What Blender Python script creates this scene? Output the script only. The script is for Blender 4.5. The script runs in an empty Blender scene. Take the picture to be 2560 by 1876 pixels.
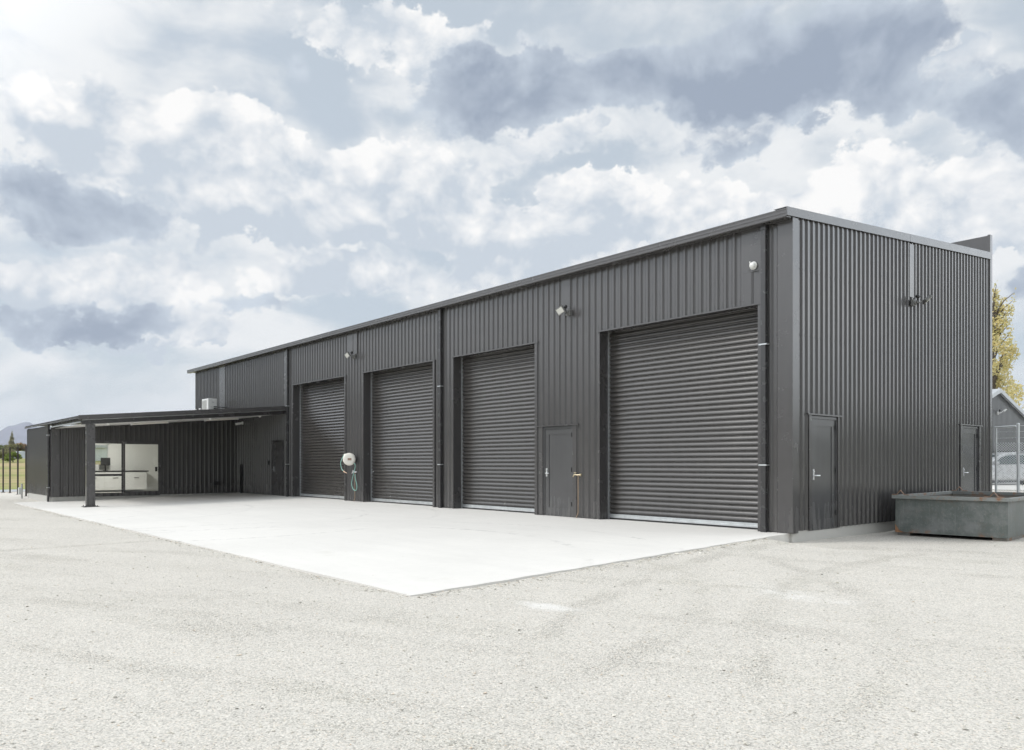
import bpy, bmesh, math, random
from mathutils import Vector, Matrix
C = bpy.context.scene
SUN_E = 1.4
HAZE = .00008
# ------------------------------------------------------------------ shader-node helper
class S:
    """A socket with arithmetic: builds Math nodes."""
    def __init__(s, nt, sock): s.nt, s.k = nt, sock
    def _m(s, op, *o, clamp=False):
        n = s.nt.nodes.new('ShaderNodeMath'); n.operation = op; n.use_clamp = clamp
        for i, x in enumerate((s,) + o):
            if isinstance(x, S): s.nt.links.new(x.k, n.inputs[i])
            else: n.inputs[i].default_value = x
        return S(s.nt, n.outputs[0])
    def __add__(s, o): return s._m('ADD', o)
    __radd__ = __add__
    def __sub__(s, o): return s._m('SUBTRACT', o)
    def __rsub__(s, o): return (s * -1.0) + o
    def __mul__(s, o): return s._m('MULTIPLY', o)
    __rmul__ = __mul__
    def __truediv__(s, o): return s._m('DIVIDE', o)
    def exp(s): return s._m('EXPONENT')
    def mx(s, o): return s._m('MAXIMUM', o)
    def mn(s, o): return s._m('MINIMUM', o)
    def clamp(s): return s._m('ADD', 0.0, clamp=True)
    def step(s, a, b, lo=0.0, hi=1.0, smooth=True):
        n = s.nt.nodes.new('ShaderNodeMapRange'); n.interpolation_type = 'SMOOTHSTEP' if smooth else 'LINEAR'
        s.nt.links.new(s.k, n.inputs[0])
        for i, x in enumerate((a, b, lo, hi)): n.inputs[i + 1].default_value = x
        return S(s.nt, n.outputs[0])
def node(nt, typ, ins=None, **kw):
    n = nt.nodes.new(typ)
    for k, v in kw.items(): setattr(n, k, v)
    for k, v in (ins or {}).items():
        i = n.inputs[k]
        if isinstance(v, S): nt.links.new(v.k, i)
        elif isinstance(v, bpy.types.NodeSocket): nt.links.new(v, i)
        else: i.default_value = v
    return n
def vmath(nt, op, a, b=None, scale=None):
    n = nt.nodes.new('ShaderNodeVectorMath'); n.operation = op
    for i, x in enumerate((a, b)):
        if x is None: continue
        if isinstance(x, S): x = x.k
        if isinstance(x, bpy.types.NodeSocket): nt.links.new(x, n.inputs[i])
        else: n.inputs[i].default_value = x
    if scale is not None:
        if isinstance(scale, S): nt.links.new(scale.k, n.inputs['Scale'])
        else: n.inputs['Scale'].default_value = scale
    return n
def noise(nt, vec, scale, detail=4, rough=.55, lac=2.0, dist=0.0, dims='3D'):
    return node(nt, 'ShaderNodeTexNoise', {'Vector': vec, 'Scale': scale, 'Detail': detail, 'Roughness': rough, 'Lacunarity': lac, 'Distortion': dist}, noise_dimensions=dims)
def mixc(nt, fac, a, b, blend='MIX'):
    n = nt.nodes.new('ShaderNodeMix'); n.data_type = 'RGBA'; n.blend_type = blend
    for i, v in ((0, fac), (6, a), (7, b)):
        if isinstance(v, S): nt.links.new(v.k, n.inputs[i])
        elif isinstance(v, bpy.types.NodeSocket): nt.links.new(v, n.inputs[i])
        else: n.inputs[i].default_value = v if i == 0 or len(v) == 4 else tuple(v) + (1,)
    return n.outputs[2]
SUN_EL, SUN_AZ = 47.0, 215.0         # degrees; azimuth clockwise from +Y
FW = (-0.7622, 0.6473); RT = (0.6473, 0.7622)
def azel(u, v):
    """bearing and elevation of a sky feature (u, v in px of a 2254-px-wide survey of the sky)"""
    u, v = u / .8805, v / .8805
    a, b, c = 1966., u - 1280., 1159. - v
    x, y = FW[0]*a + RT[0]*b, FW[1]*a + RT[1]*b
    return math.atan2(x, y), math.asin(c / math.sqrt(x*x + y*y + c*c))
# (u, v, ru, rv, amount): cumulus banks, gaps of open sky, and dark cloud bases
BANKS = [(230,262,330,72,.50),(480,255,85,60,.22),(330,345,160,64,.36),(720,385,340,84,.42),(560,480,270,90,.34),(1680,158,60,24,.55),(1240,325,170,48,.30),(1880,350,190,80,.28),
         (2130,150,45,105,.42),(1330,500,340,66,.48),(1850,462,390,70,.52),(2150,440,180,80,.34),(110,668,150,64,.50),(330,640,130,80,.36),(410,740,110,40,.30),(740,646,180,50,.46),(900,110,230,80,.32),
         (1180,160,70,55,.26),(1010,152,32,16,.30),(215,402,66,20,.52),(330,767,130,11,.4),(900,530,260,46,.26),(1080,600,160,40,.24)]
GAPS = [(570,290,95,52,.36),(940,262,90,30,.24),(1310,405,220,28,.36),(700,160,46,60,.30),(935,575,80,26,.26),(760,716,220,26,.24),(620,600,80,40,.12),(160,840,420,44,.14),(2240,590,110,70,.36),(120,560,90,30,.20),(1150,380,120,24,.2)]
DARK = [(1330,212,340,86,1.05),(1650,235,200,70,1.0),(1060,190,125,80,.80),(1880,110,230,115,.95),(1620,40,110,60,.50),(2230,250,110,130,1.0),(2010,220,110,60,.55),(110,450,165,100,.85),(60,370,90,55,.40),
        (290,490,120,60,.50),(250,728,170,36,.90),(60,742,90,26,.55),(560,700,150,40,.55),(1590,352,90,30,.50),(2235,610,70,90,.50),(690,165,44,56,.35),(300,600,70,44,.35)]
def build_world():
    w = bpy.data.worlds.new('World'); C.world = w; w.use_nodes = True
    nt = w.node_tree; nt.nodes.clear()
    tc = node(nt, 'ShaderNodeTexCoord'); d = tc.outputs['Generated']
    sep = node(nt, 'ShaderNodeSeparateXYZ', {0: d}); X, Y, Z = (S(nt, o) for o in sep.outputs)
    az = X._m('ARCTAN2', Y); el = Z._m('ARCSINE')
    cmb = node(nt, 'ShaderNodeCombineXYZ', {0: az, 1: el}).outputs[0]
    P0 = vmath(nt, 'MULTIPLY', d, (1, 1, 1.25)).outputs[0]
    def centred(o, sc): return vmath(nt, 'SCALE', vmath(nt, 'SUBTRACT', o, (.5, .5, .5)).outputs[0], scale=sc).outputs[0]
    # feature coordinates are pushed about by turbulence so no outline stays smooth
    w1 = noise(nt, P0, 4.5, 3, .5).outputs['Color']; w2 = noise(nt, P0, 17.0, 6, .62).outputs['Color']
    q = vmath(nt, 'ADD', vmath(nt, 'ADD', cmb, centred(w1, .14)).outputs[0], centred(w2, .085)).outputs[0]
    def field(L, slope=False):
        """sum of soft features; with slope, also how fast the sum falls off upwards (for sunlit tops)"""
        tot = slo = None
        for (u, v, ru, rv, amt) in L:
            a, e = azel(u, v); a1, e1 = azel(u + ru, v); a2, e2 = azel(u, v - rv)
            sa, se = 1/max(.004, a1 - a), 1/max(.004, e2 - e)
            m = vmath(nt, 'MULTIPLY_ADD', q, (sa, se, 0)); m.inputs[2].default_value = (-a*sa, -e*se, 0)
            g = node(nt, 'ShaderNodeMath', {0: .3679, 1: vmath(nt, 'DOT_PRODUCT', m.outputs[0], m.outputs[0]).outputs['Value']}, operation='POWER').outputs[0]
            tot = S(nt, node(nt, 'ShaderNodeMath', {0: g, 1: amt, 2: tot or 0.0}, operation='MULTIPLY_ADD').outputs[0])
            if slope:
                y = vmath(nt, 'DOT_PRODUCT', m.outputs[0], (0, 1, 0)).outputs['Value']
                gy = node(nt, 'ShaderNodeMath', {0: g, 1: y}, operation='MULTIPLY').outputs[0]
                slo = S(nt, node(nt, 'ShaderNodeMath', {0: gy, 1: amt, 2: slo or 0.0}, operation='MULTIPLY_ADD').outputs[0])
        return (tot, slo) if slope else tot
    P = vmath(nt, 'ADD', P0, centred(w1, .12)).outputs[0]
    n1 = S(nt, noise(nt, P, 7.6, 12, .58).outputs[0])
    up = vmath(nt, 'ADD', P, (-.012, -.012, .040)).outputs[0]
    n2 = S(nt, noise(nt, up, 7.6, 4, .55).outputs[0])
    puff = S(nt, node(nt, 'ShaderNodeTexVoronoi', {'Vector': vmath(nt, 'ADD', P0, centred(w2, .06)).outputs[0], 'Scale': 26.0, 'Detail': 1.0, 'Roughness': .6}, feature='F1').outputs[0])
    soft = S(nt, noise(nt, vmath(nt, 'MULTIPLY', P, (1, 1, 2.2)).outputs[0], 3.6, 7, .52).outputs[0])
    fine = S(nt, noise(nt, P, 34, 7, .6).outputs[0])
    (W, Ws), G, D = field(BANKS, True), field(GAPS), field(DARK)
    milk = (soft - G*.42 + W*.18 + (n1 - .5)*.35 + (fine - .5)*.10).step(.36, .62)
    body = W*3.5 - G*1.1 + (n1 - .5)*1.85 - puff*.38 + .08
    cov = body.step(.22, .42)
    lit = (Ws*1.5 + (n1 - n2)*4.2 + (fine - .5)*.7 - puff*.5 + .77).clamp()
    dd = D*1.3 + (n1 - .5)*1.0 - puff*.22 - W*.3
    dk = dd.step(.20, .50)
    # behind the viewer and overhead the cover is thinner and brighter, round the veiled sun
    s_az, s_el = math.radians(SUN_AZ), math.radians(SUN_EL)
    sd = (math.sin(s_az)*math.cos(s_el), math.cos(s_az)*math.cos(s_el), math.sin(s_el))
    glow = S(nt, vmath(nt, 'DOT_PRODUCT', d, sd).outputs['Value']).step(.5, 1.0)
    sky = node(nt, 'ShaderNodeTexSky', sky_type='NISHITA', sun_disc=False, sun_elevation=math.radians(SUN_EL), sun_rotation=math.radians(SUN_AZ), air_density=1.0, dust_density=2.0)
    nish = mixc(nt, 1.0, sky.outputs[0], (.10, .10, .10), 'MULTIPLY')
    clear = mixc(nt, .75, nish, (.655, .73, .795))
    clear = mixc(nt, milk, clear, (.87, .89, .905))
    cloud = mixc(nt, lit, (.60, .665, .74), (1.0, .995, .985))
    dcol = mixc(nt, (dd*-.62 + (fine - .5)*.6 + (n1-n2)*2.4 + .88).clamp(), (.345, .405, .505), (.64, .71, .79))
    col = mixc(nt, cov, clear, cloud)
    col = mixc(nt, dk, col, dcol)
    lowhaze = el.step(.0, .12, .8, .0)
    col = mixc(nt, lowhaze, col, (.70, .75, .79))
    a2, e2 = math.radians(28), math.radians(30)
    glow2 = S(nt, vmath(nt, 'DOT_PRODUCT', d, (math.sin(a2)*math.cos(e2), math.cos(a2)*math.cos(e2), math.sin(e2))).outputs['Value']).step(.80, .98)  # added bright lobe in the unseen sky, lifts reflections on the end wall
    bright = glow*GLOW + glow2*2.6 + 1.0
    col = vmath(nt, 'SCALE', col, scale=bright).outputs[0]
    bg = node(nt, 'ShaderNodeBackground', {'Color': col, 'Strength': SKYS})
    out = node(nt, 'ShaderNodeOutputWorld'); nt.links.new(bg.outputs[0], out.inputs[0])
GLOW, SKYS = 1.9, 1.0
# ------------------------------------------------------------------ mesh helper
def world_loc(o):
    p = Vector((0, 0, 0))
    while o: p += o.location; o = o.parent
    return p
class MB:
    def __init__(s): s.v, s.f, s.m, s.sm = [], [], [], []
    def add(s, vs, fs, m=0, smooth=False):
        b = len(s.v); s.v += [tuple(v) for v in vs]
        for f in fs: s.f.append([b + i for i in f]); s.m.append(m); s.sm.append(smooth)
        return s
    def box(s, x0, x1, y0, y1, z0, z1, m=0, bev=0.0):
        x0, x1 = min(x0, x1), max(x0, x1); y0, y1 = min(y0, y1), max(y0, y1); z0, z1 = min(z0, z1), max(z0, z1)
        if bev:
            bm = bmesh.new(); r = bmesh.ops.create_cube(bm, size=1)
            for v in bm.verts: v.co = Vector((x0 + (v.co.x + .5)*(x1-x0), y0 + (v.co.y + .5)*(y1-y0), z0 + (v.co.z + .5)*(z1-z0)))
            bmesh.ops.bevel(bm, geom=bm.edges[:] , offset=bev, segments=2, affect='EDGES', profile=.6)
            bm.verts.index_update(); s.add([v.co for v in bm.verts], [[v.index for v in f.verts] for f in bm.faces], m); bm.free(); return s
        v = [(x, y, z) for z in (z0, z1) for y in (y0, y1) for x in (x0, x1)]
        return s.add(v, [(0,2,3,1),(4,5,7,6),(0,1,5,4),(2,6,7,3),(0,4,6,2),(1,3,7,5)], m)
    def hexa(s, v8, m=0):
        return s.add(v8, [(0,2,3,1),(4,5,7,6),(0,1,5,4),(2,6,7,3),(0,4,6,2),(1,3,7,5)], m)
    def prism(s, poly, axis, a0, a1, m=0, smooth=False):
        """poly in the plane across axis (x: (y,z), y: (x,z), z: (x,y)), extruded a0..a1"""
        def P(p, a): return (a, p[0], p[1]) if axis == 'x' else (p[0], a, p[1]) if axis == 'y' else (p[0], p[1], a)
        n = len(poly); vs = [P(p, a0) for p in poly] + [P(p, a1) for p in poly]
        s.add(vs, [(i, (i+1) % n, n + (i+1) % n, n + i) for i in range(n)], m, smooth)
        return s.add(vs, [tuple(range(n))[::-1], tuple(range(n, 2*n))], m)
    def tube(s, pts, r, n=8, m=0, caps=True, smooth=True):
        pts = [Vector(p) for p in pts]; rs = r if isinstance(r, (list, tuple)) else [r]*len(pts)
        vs = []; prev = None
        for i, p in enumerate(pts):
            t = (pts[min(i+1, len(pts)-1)] - pts[max(i-1, 0)]).normalized()
            a = prev if prev is not None else (Vector((0,0,1)) if abs(t.z) < .9 else Vector((1,0,0)))
            u = (a - t*a.dot(t)).normalized(); prev = u; w = t.cross(u)
            vs += [p + (u*math.cos(2*math.pi*k/n) + w*math.sin(2*math.pi*k/n))*rs[i] for k in range(n)]
        fs = [(i*n + k, i*n + (k+1) % n, (i+1)*n + (k+1) % n, (i+1)*n + k) for i in range(len(pts)-1) for k in range(n)]
        s.add(vs, fs, m, smooth)
        if caps: s.add(vs, [tuple(range(n))[::-1], tuple(range((len(pts)-1)*n, len(pts)*n))], m)
        return s
    def lathe(s, prof, n=20, origin=(0,0,0), axis=(0,0,1), m=0, smooth=True):
        """prof: (radius, along) pairs"""
        ax = Vector(axis).normalized(); q = ax.to_track_quat('Z', 'Y'); o = Vector(origin)
        vs = [o + q @ Vector((r*math.cos(2*math.pi*k/n), r*math.sin(2*math.pi*k/n), h)) for r, h in prof for k in range(n)]
        return s.add(vs, [(i*n + k, i*n + (k+1) % n, (i+1)*n + (k+1) % n, (i+1)*n + k) for i in range(len(prof)-1) for k in range(n)], m, smooth)
    def ribbed(s, O, U, N, a0, a1, z0, z1, pitch=.19, phase=0.0, h=.029, m=0, screws=(), ms=1, z0b=None):
        """trapezoidal sheet: O + U*a + N*offset; z0 and z1 are numbers or functions of a"""
        O, U, N = Vector(O), Vector(U), Vector(N)
        f0 = z0 if callable(z0) else (lambda a: z0); f1 = z1 if callable(z1) else (lambda a: z1)
        pr = [(-.5, 0), (-.34, 0), (-.325, .003), (-.30, 0), (-.262, 0), (-.118, 1), (.118, 1), (.262, 0), (.30, 0), (.325, .003), (.34, 0)]
        prof = [(t*pitch, (o*h if o == 1 else o)) for t, o in pr]
        pts = []
        k = math.floor((a0 - phase)/pitch) - 1
        while phase + (k - .5)*pitch < a1 + pitch:
            for t, o in prof: pts.append((phase + k*pitch + t, o))
            k += 1
        out = []
        for (p, o), (p2, o2) in zip(pts, pts[1:]):
            if p2 <= a0 or p >= a1: continue
            def lerp(a): return o + (o2 - o)*(a - p)/(p2 - p) if p2 > p else o
            if not out: out.append((max(p, a0), lerp(max(p, a0))))
            out.append((min(p2, a1), lerp(min(p2, a1))))
        vs = []
        for a, o in out: q = O + U*a + N*o; vs += [(q.x, q.y, f0(a)), (q.x, q.y, f1(a))]
        flip = U.cross(Vector((0,0,1))).dot(N) < 0
        fs = [(2*i, 2*i+2, 2*i+3, 2*i+1) for i in range(len(out)-1)]
        s.add(vs, [f[::-1] for f in fs] if flip else fs, m)
        for zf in screws:
            k = math.ceil((a0 - phase)/pitch + .5)
            while phase + (k - .5)*pitch + .02 < a1 - .02:
                a = phase + (k - .5)*pitch + .02
                z = zf(a) if callable(zf) else zf
                if f0(a) + .01 < z < f1(a) - .01:
                    c = O + U*a + N*.004; r = .008
                    s.add([c + U*(r*math.cos(j*math.pi/3)) + Vector((0,0,z + r*math.sin(j*math.pi/3))) + N*q for q in (0, .006) for j in range(6)],
                          [tuple(range(6, 12))] + [(j, (j+1) % 6, 6 + (j+1) % 6, 6 + j) for j in range(6)], ms)
                k += 1
        return s
    def build(s, name, mats, parent=None, local=False):
        me = bpy.data.meshes.new(name); off = Vector((0,0,0)) if (local or not parent) else world_loc(parent)
        me.from_pydata([Vector(v) - off for v in s.v], [], s.f)
        for mt in (mats if isinstance(mats, (list, tuple)) else [mats]): me.materials.append(mt)
        me.polygons.foreach_set('material_index', s.m); me.polygons.foreach_set('use_smooth', s.sm)
        me.update(); o = bpy.data.objects.new(name, me); C.collection.objects.link(o)
        if parent: o.parent = parent
        return o
def tag(o, label, cat, group=None, kind=None):
    if label: o['label'] = label
    if cat: o['category'] = cat
    if group: o['group'] = group
    if kind: o['kind'] = kind
    return o
def thing(name, loc, label, cat, group=None, rz=0.0):
    o = bpy.data.objects.new(name, None); C.collection.objects.link(o); o.empty_display_size = .2
    o.location = loc; o.rotation_euler = (0, 0, rz)
    return tag(o, label, cat, group)
def structure(o): o['kind'] = 'structure'; return o
def copy_tree(o, loc=None, rz=None, label=None, parent=None):
    c = o.copy(); C.collection.objects.link(c)
    if parent: c.parent = parent
    if loc is not None: c.location = loc
    if rz is not None: c.rotation_euler = (0, 0, rz)
    if label: c['label'] = label
    for ch in o.children: copy_tree(ch, parent=c)
    return c
# ------------------------------------------------------------------ materials
def mat(name):
    m = bpy.data.materials.new(name); m.use_nodes = True; nt = m.node_tree
    return m, nt, nt.nodes['Principled BSDF']
def pos(nt): return node(nt, 'ShaderNodeNewGeometry').outputs['Position']
def simple(name, col, rough=.5, metal=0.0, var=.10, scale=6.0, spec=.5, bump=0.0, bscale=60.0, rvar=.08):
    m, nt, b = mat(name); p = node(nt, 'ShaderNodeTexCoord').outputs['Object']
    n = S(nt, noise(nt, p, scale, 6, .6).outputs[0])
    k = n.step(.3, .7, 1 - var, 1 + var, smooth=False)
    c = vmath(nt, 'SCALE', tuple(col), scale=k)
    nt.links.new(c.outputs[0], b.inputs['Base Color'])
    r = (n - .5)*(2*rvar) + rough; nt.links.new(r.k, b.inputs['Roughness'])
    b.inputs['Metallic'].default_value = metal; b.inputs['Specular IOR Level'].default_value = spec
    if bump:
        bp = node(nt, 'ShaderNodeBump', {'Height': noise(nt, p, bscale, 4, .6).outputs[0], 'Strength': bump, 'Distance': .01})
        nt.links.new(bp.outputs[0], b.inputs['Normal'])
    return m
def cladding(name, col, rough=.22, dust=.5, ior=1.62):
    """pre-painted steel: faint oil-canning and a little dust washed down near the ground"""
    m, nt, b = mat(name); p = pos(nt)
    st = vmath(nt, 'MULTIPLY', p, (5, 5, .35)).outputs[0]
    n = S(nt, noise(nt, st, 1.6, 6, .6).outputs[0]); n2 = S(nt, noise(nt, p, 2.2, 4, .6).outputs[0])
    k = (n - .5)*.26 + (n2 - .5)*.16 + 1.0
    z = S(nt, node(nt, 'ShaderNodeSeparateXYZ', {0: p}).outputs[2])
    dirt = ((z.step(.0, .65, 1, 0)) * n.step(.42, .66)) * dust
    c = vmath(nt, 'SCALE', tuple(col), scale=k).outputs[0]
    c = mixc(nt, dirt*.35, c, (.20, .19, .17))
    nt.links.new(c, b.inputs['Base Color'])
    r = (n2 - .5)*.14 + rough + dirt*.3; nt.links.new(r.k, b.inputs['Roughness'])
    b.inputs['IOR'].default_value = ior
    bp = node(nt, 'ShaderNodeBump', {'Height': noise(nt, vmath(nt, 'MULTIPLY', p, (1, 1, .6)).outputs[0], 1.1, 2, .4).outputs[0], 'Strength': .05, 'Distance': .02})
    nt.links.new(bp.outputs[0], b.inputs['Normal'])
    return m
def concrete(name, col, lo=.0):
    m, nt, b = mat(name); p = pos(nt)
    n = S(nt, noise(nt, p, .35, 8, .62).outputs[0]); n2 = S(nt, noise(nt, p, 6.0, 8, .65).outputs[0])
    sweep = S(nt, noise(nt, vmath(nt, 'MULTIPLY', p, (.25, 2.2, 1)).outputs[0], 1.1, 6, .6).outputs[0])
    fine = S(nt, noise(nt, p, 160, 3, .6).outputs[0])
    k = (n - .5)*.22 + (n2 - .5)*.10 + (sweep - .5)*.12 + (fine - .5)*.06 + 1.0
    # tyre scuffs: thin arcs where vehicles swing into the bays
    xy = vmath(nt, 'MULTIPLY', p, (1, 1, 0)).outputs[0]
    marks = None
    for cx, cy, r in ((-12.5, -5.2, 3.3), (-12.1, -5.4, 5.1), (-4.3, -8.8, 5.6), (-4.0, -9.2, 7.3), (-17.5, -7.5, 4.4)):
        dd = S(nt, vmath(nt, 'DISTANCE', xy, (cx, cy, 0)).outputs['Value'])
        a = (dd - r)._m('ABSOLUTE').step(.02, .11, 1, 0)
        marks = a if marks is None else marks.mx(a)
    marks = marks * n2.step(.44, .60) * n.step(.42, .55)
    c = vmath(nt, 'SCALE', tuple(col), scale=k - marks*.22).outputs[0]
    stain = S(nt, noise(nt, p, .8, 7, .7).outputs[0]).step(.60, .74)
    c = mixc(nt, stain*.28, c, (col[0]*.70, col[1]*.67, col[2]*.60))
    nt.links.new(c, b.inputs['Base Color']); b.inputs['Roughness'].default_value = .8
    bp = node(nt, 'ShaderNodeBump', {'Height': fine + n2*.6, 'Strength': .12, 'Distance': .004}); nt.links.new(bp.outputs[0], b.inputs['Normal'])
    return m
def gravel_mat():
    m, nt, b = mat('crushed_gravel'); p = pos(nt)
    xy = vmath(nt, 'MULTIPLY', p, (1, 1, 0)).outputs[0]
    warp = noise(nt, xy, 9.0, 3, .6)
    q = vmath(nt, 'ADD', xy, vmath(nt, 'SCALE', vmath(nt, 'SUBTRACT', warp.outputs['Color'], (.5, .5, .5)).outputs[0], scale=.03).outputs[0]).outputs[0]
    v1 = node(nt, 'ShaderNodeTexVoronoi', {'Vector': q, 'Scale': 86.0, 'Randomness': 1.0}, voronoi_dimensions='2D')
    v2 = node(nt, 'ShaderNodeTexVoronoi', {'Vector': q, 'Scale': 175.0, 'Randomness': 1.0}, voronoi_dimensions='2D')
    d1, d2 = S(nt, v1.outputs['Distance']), S(nt, v2.outputs['Distance'])
    r1 = S(nt, node(nt, 'ShaderNodeSeparateColor', {0: v1.outputs['Color']}).outputs[0]); r2 = S(nt, node(nt, 'ShaderNodeSeparateColor', {0: v1.outputs['Color']}).outputs[1])
    big = S(nt, noise(nt, xy, .16, 8, .6).outputs[0]); mid = S(nt, noise(nt, xy, 1.3, 8, .65).outputs[0])
    # wheel tracks: bands dragged along the way vehicles turn in from the right
    tr = vmath(nt, 'MULTIPLY', node(nt, 'ShaderNodeVectorRotate', {'Vector': xy, 'Angle': math.radians(-24)}, rotation_type='Z_AXIS').outputs[0], (.10, 1.0, 1)).outputs[0]
    trk = S(nt, noise(nt, tr, 1.25, 7, .62, dist=.4).outputs[0])
    loose = ((trk.step(.47, .64) * mid.step(.34, .60)).mx(mid.step(.60, .76)))*.5
    for cx, cy, r in ((-2.5, -9.5, 6.05), (-2.5, -9.5, 7.75), (12.5, -1.5, 10.4), (12.5, -1.5, 12.1)):      # ruts where wheels have turned
        dd = (S(nt, vmath(nt, 'DISTANCE', xy, (cx, cy, 0)).outputs['Value']) + (mid - .5)*.5 - r)._m('ABSOLUTE')
        loose = loose.mx(dd.step(.05, .26, .5, 0) * big.step(.40, .56) * mid.step(.36, .54))       # coarse loose stone; elsewhere fines are packed in
    stone = node(nt, 'ShaderNodeValToRGB', {0: r1.k}); cr = stone.color_ramp
    cr.elements[0].position = 0.0; cr.elements[0].color = (.16, .158, .14, 1); cr.elements[1].position = 1.0; cr.elements[1].color = (.94, .895, .82, 1)
    for ps, cc in ((.10, (.36, .343, .303)), (.26, (.525, .502, .452)), (.60, (.66, .63, .572)), (.86, (.78, .745, .675)), (.955, (.68, .58, .47))):
        e = cr.elements.new(ps); e.color = cc + (1,)
    packed = vmath(nt, 'SCALE', (.605, .577, .527), scale=(mid - .5)*.30 + (big - .5)*.30 + .96).outputs[0]
    packed = mixc(nt, .38, packed, stone.outputs[0])
    fac = loose*.72 + .22
    c = mixc(nt, fac, packed, stone.outputs[0])
    gap = d1.step(.34, .64) * (loose*.60 + .20)
    c = mixc(nt, gap, c, (.18, .172, .145))  # shade in the crevices between stones, put into the colour
    speck = (r2.step(.93, .965)) * d1.step(.28, .16, smooth=False)
    c = mixc(nt, speck*.8, c, (.13, .125, .11))
    for (cx, cy, rx, ry) in ((2.62, -4.9, .55, .26), (1.5, -7.35, .34, .16)):     # spilt cement dust
        g = vmath(nt, 'MULTIPLY', vmath(nt, 'SUBTRACT', xy, (cx, cy, 0)).outputs[0], (1/rx, 1/ry, 0)).outputs[0]
        g = S(nt, vmath(nt, 'LENGTH', g).outputs['Value']) + (mid - .5)*5.0 + (d1 - .4)*.8
        c = mixc(nt, g.step(.0, 1.5, .5, 0), c, (.86, .85, .83))
    green = loose * S(nt, noise(nt, xy, .5, 6, .6).outputs[0]).step(.46, .66)
    c = mixc(nt, green*.20, c, (.40, .39, .27), 'MIX')
    nt.links.new(c, b.inputs['Base Color']); b.inputs['Roughness'].default_value = .92; b.inputs['Specular IOR Level'].default_value = .25
    h = (d1*-1.0 + .6) * (loose*.8 + .35) + (d2*-.35) + r1*.35*(loose + .25)
    bp = node(nt, 'ShaderNodeBump', {'Height': h, 'Strength': .85, 'Distance': .011}); nt.links.new(bp.outputs[0], b.inputs['Normal'])
    return m
def grass_mat():
    m, nt, b = mat('dry_pasture'); p = pos(nt)
    st = vmath(nt, 'MULTIPLY', p, (1.0, .18, 0)).outputs[0]
    n = S(nt, noise(nt, st, .11, 8, .65).outputs[0]); n2 = S(nt, noise(nt, p, 1.1, 8, .7).outputs[0])
    x = S(nt, node(nt, 'ShaderNodeSeparateXYZ', {0: p}).outputs[0])
    c = mixc(nt, n.step(.40, .60), (.36, .29, .165), (.22, .235, .085))
    lush = (x.step(-66, -50, 0, 1)) * n2.step(.35, .55)
    c = mixc(nt, lush*.8, c, (.19, .26, .06))
    c = vmath(nt, 'SCALE', c, scale=(n2 - .5)*.9 + 1.0).outputs[0]
    nt.links.new(c, b.inputs['Base Color']); b.inputs['Roughness'].default_value = .95; b.inputs['Specular IOR Level'].default_value = .1
    return m
def bin_mat(name, base, worn, rust=.5, worn_amt=.5):
    """painted steel plate: scuffed to bare grey in patches, scratched, rusting along its edges"""
    m, nt, b = mat(name); p = node(nt, 'ShaderNodeTexCoord').outputs['Object']
    n = S(nt, noise(nt, p, 2.4, 9, .68).outputs[0]); n2 = S(nt, noise(nt, p, 9, 8, .7, dist=1.2).outputs[0])
    sc = S(nt, noise(nt, vmath(nt, 'MULTIPLY', node(nt, 'ShaderNodeVectorRotate', {'Vector': p, 'Angle': .5}, rotation_type='Y_AXIS').outputs[0], (16, 16, 7)).outputs[0], 1.4, 6, .65, dist=1.6).outputs[0])
    w = n.step(.55 - worn_amt*.22, .75 - worn_amt*.18)
    c = mixc(nt, w*.75, base, worn)
    scr = (n2 - .5)._m('ABSOLUTE').step(.0, .035, 1, 0) * sc.step(.50, .62)
    c = mixc(nt, scr*.35, c, (.34, .36, .35))
    run = S(nt, noise(nt, vmath(nt, 'MULTIPLY', p, (14, 14, .7)).outputs[0], 1.5, 5, .6).outputs[0])
    c = mixc(nt, run.step(.55, .75)*.22, c, (.30, .31, .30))
    z = S(nt, node(nt, 'ShaderNodeSeparateXYZ', {0: p}).outputs[2])
    edge = z.step(.05, .17, 1, .0) + z.step(.66, .74, 0, .8)
    ru = (edge + .10) * S(nt, noise(nt, p, 5.5, 9, .72).outputs[0]).step(.50, .66) * rust
    c = mixc(nt, ru, c, (.27, .115, .045))
    nt.links.new(c, b.inputs['Base Color']); nt.links.new((w*.15 + .45 + ru*.3).k, b.inputs['Roughness'])
    bp = node(nt, 'ShaderNodeBump', {'Height': noise(nt, p, 3.0, 5, .6).outputs[0], 'Strength': .2, 'Distance': .02}); nt.links.new(bp.outputs[0], b.inputs['Normal'])
    return m
def leaf_mat(name, a, b_, c_=None):
    m, nt, b = mat(name)
    oi = node(nt, 'ShaderNodeNewGeometry').outputs['Random Per Island']
    r = node(nt, 'ShaderNodeValToRGB', {0: oi}); r.color_ramp.elements[0].color = tuple(a) + (1,); r.color_ramp.elements[1].color = tuple(b_) + (1,)
    if c_: e = r.color_ramp.elements.new(.8); e.color = tuple(c_) + (1,)
    nt.links.new(r.outputs[0], b.inputs['Base Color']); b.inputs['Roughness'].default_value = .6; b.inputs['Specular IOR Level'].default_value = .3
    tr = node(nt, 'ShaderNodeBsdfTranslucent', {'Color': r.outputs[0]}); mx = node(nt, 'ShaderNodeMixShader', {0: .35})
    nt.links.new(b.outputs[0], mx.inputs[1]); nt.links.new(tr.outputs[0], mx.inputs[2])
    nt.links.new(mx.outputs[0], nt.nodes['Material Output'].inputs[0])
    return m
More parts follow.
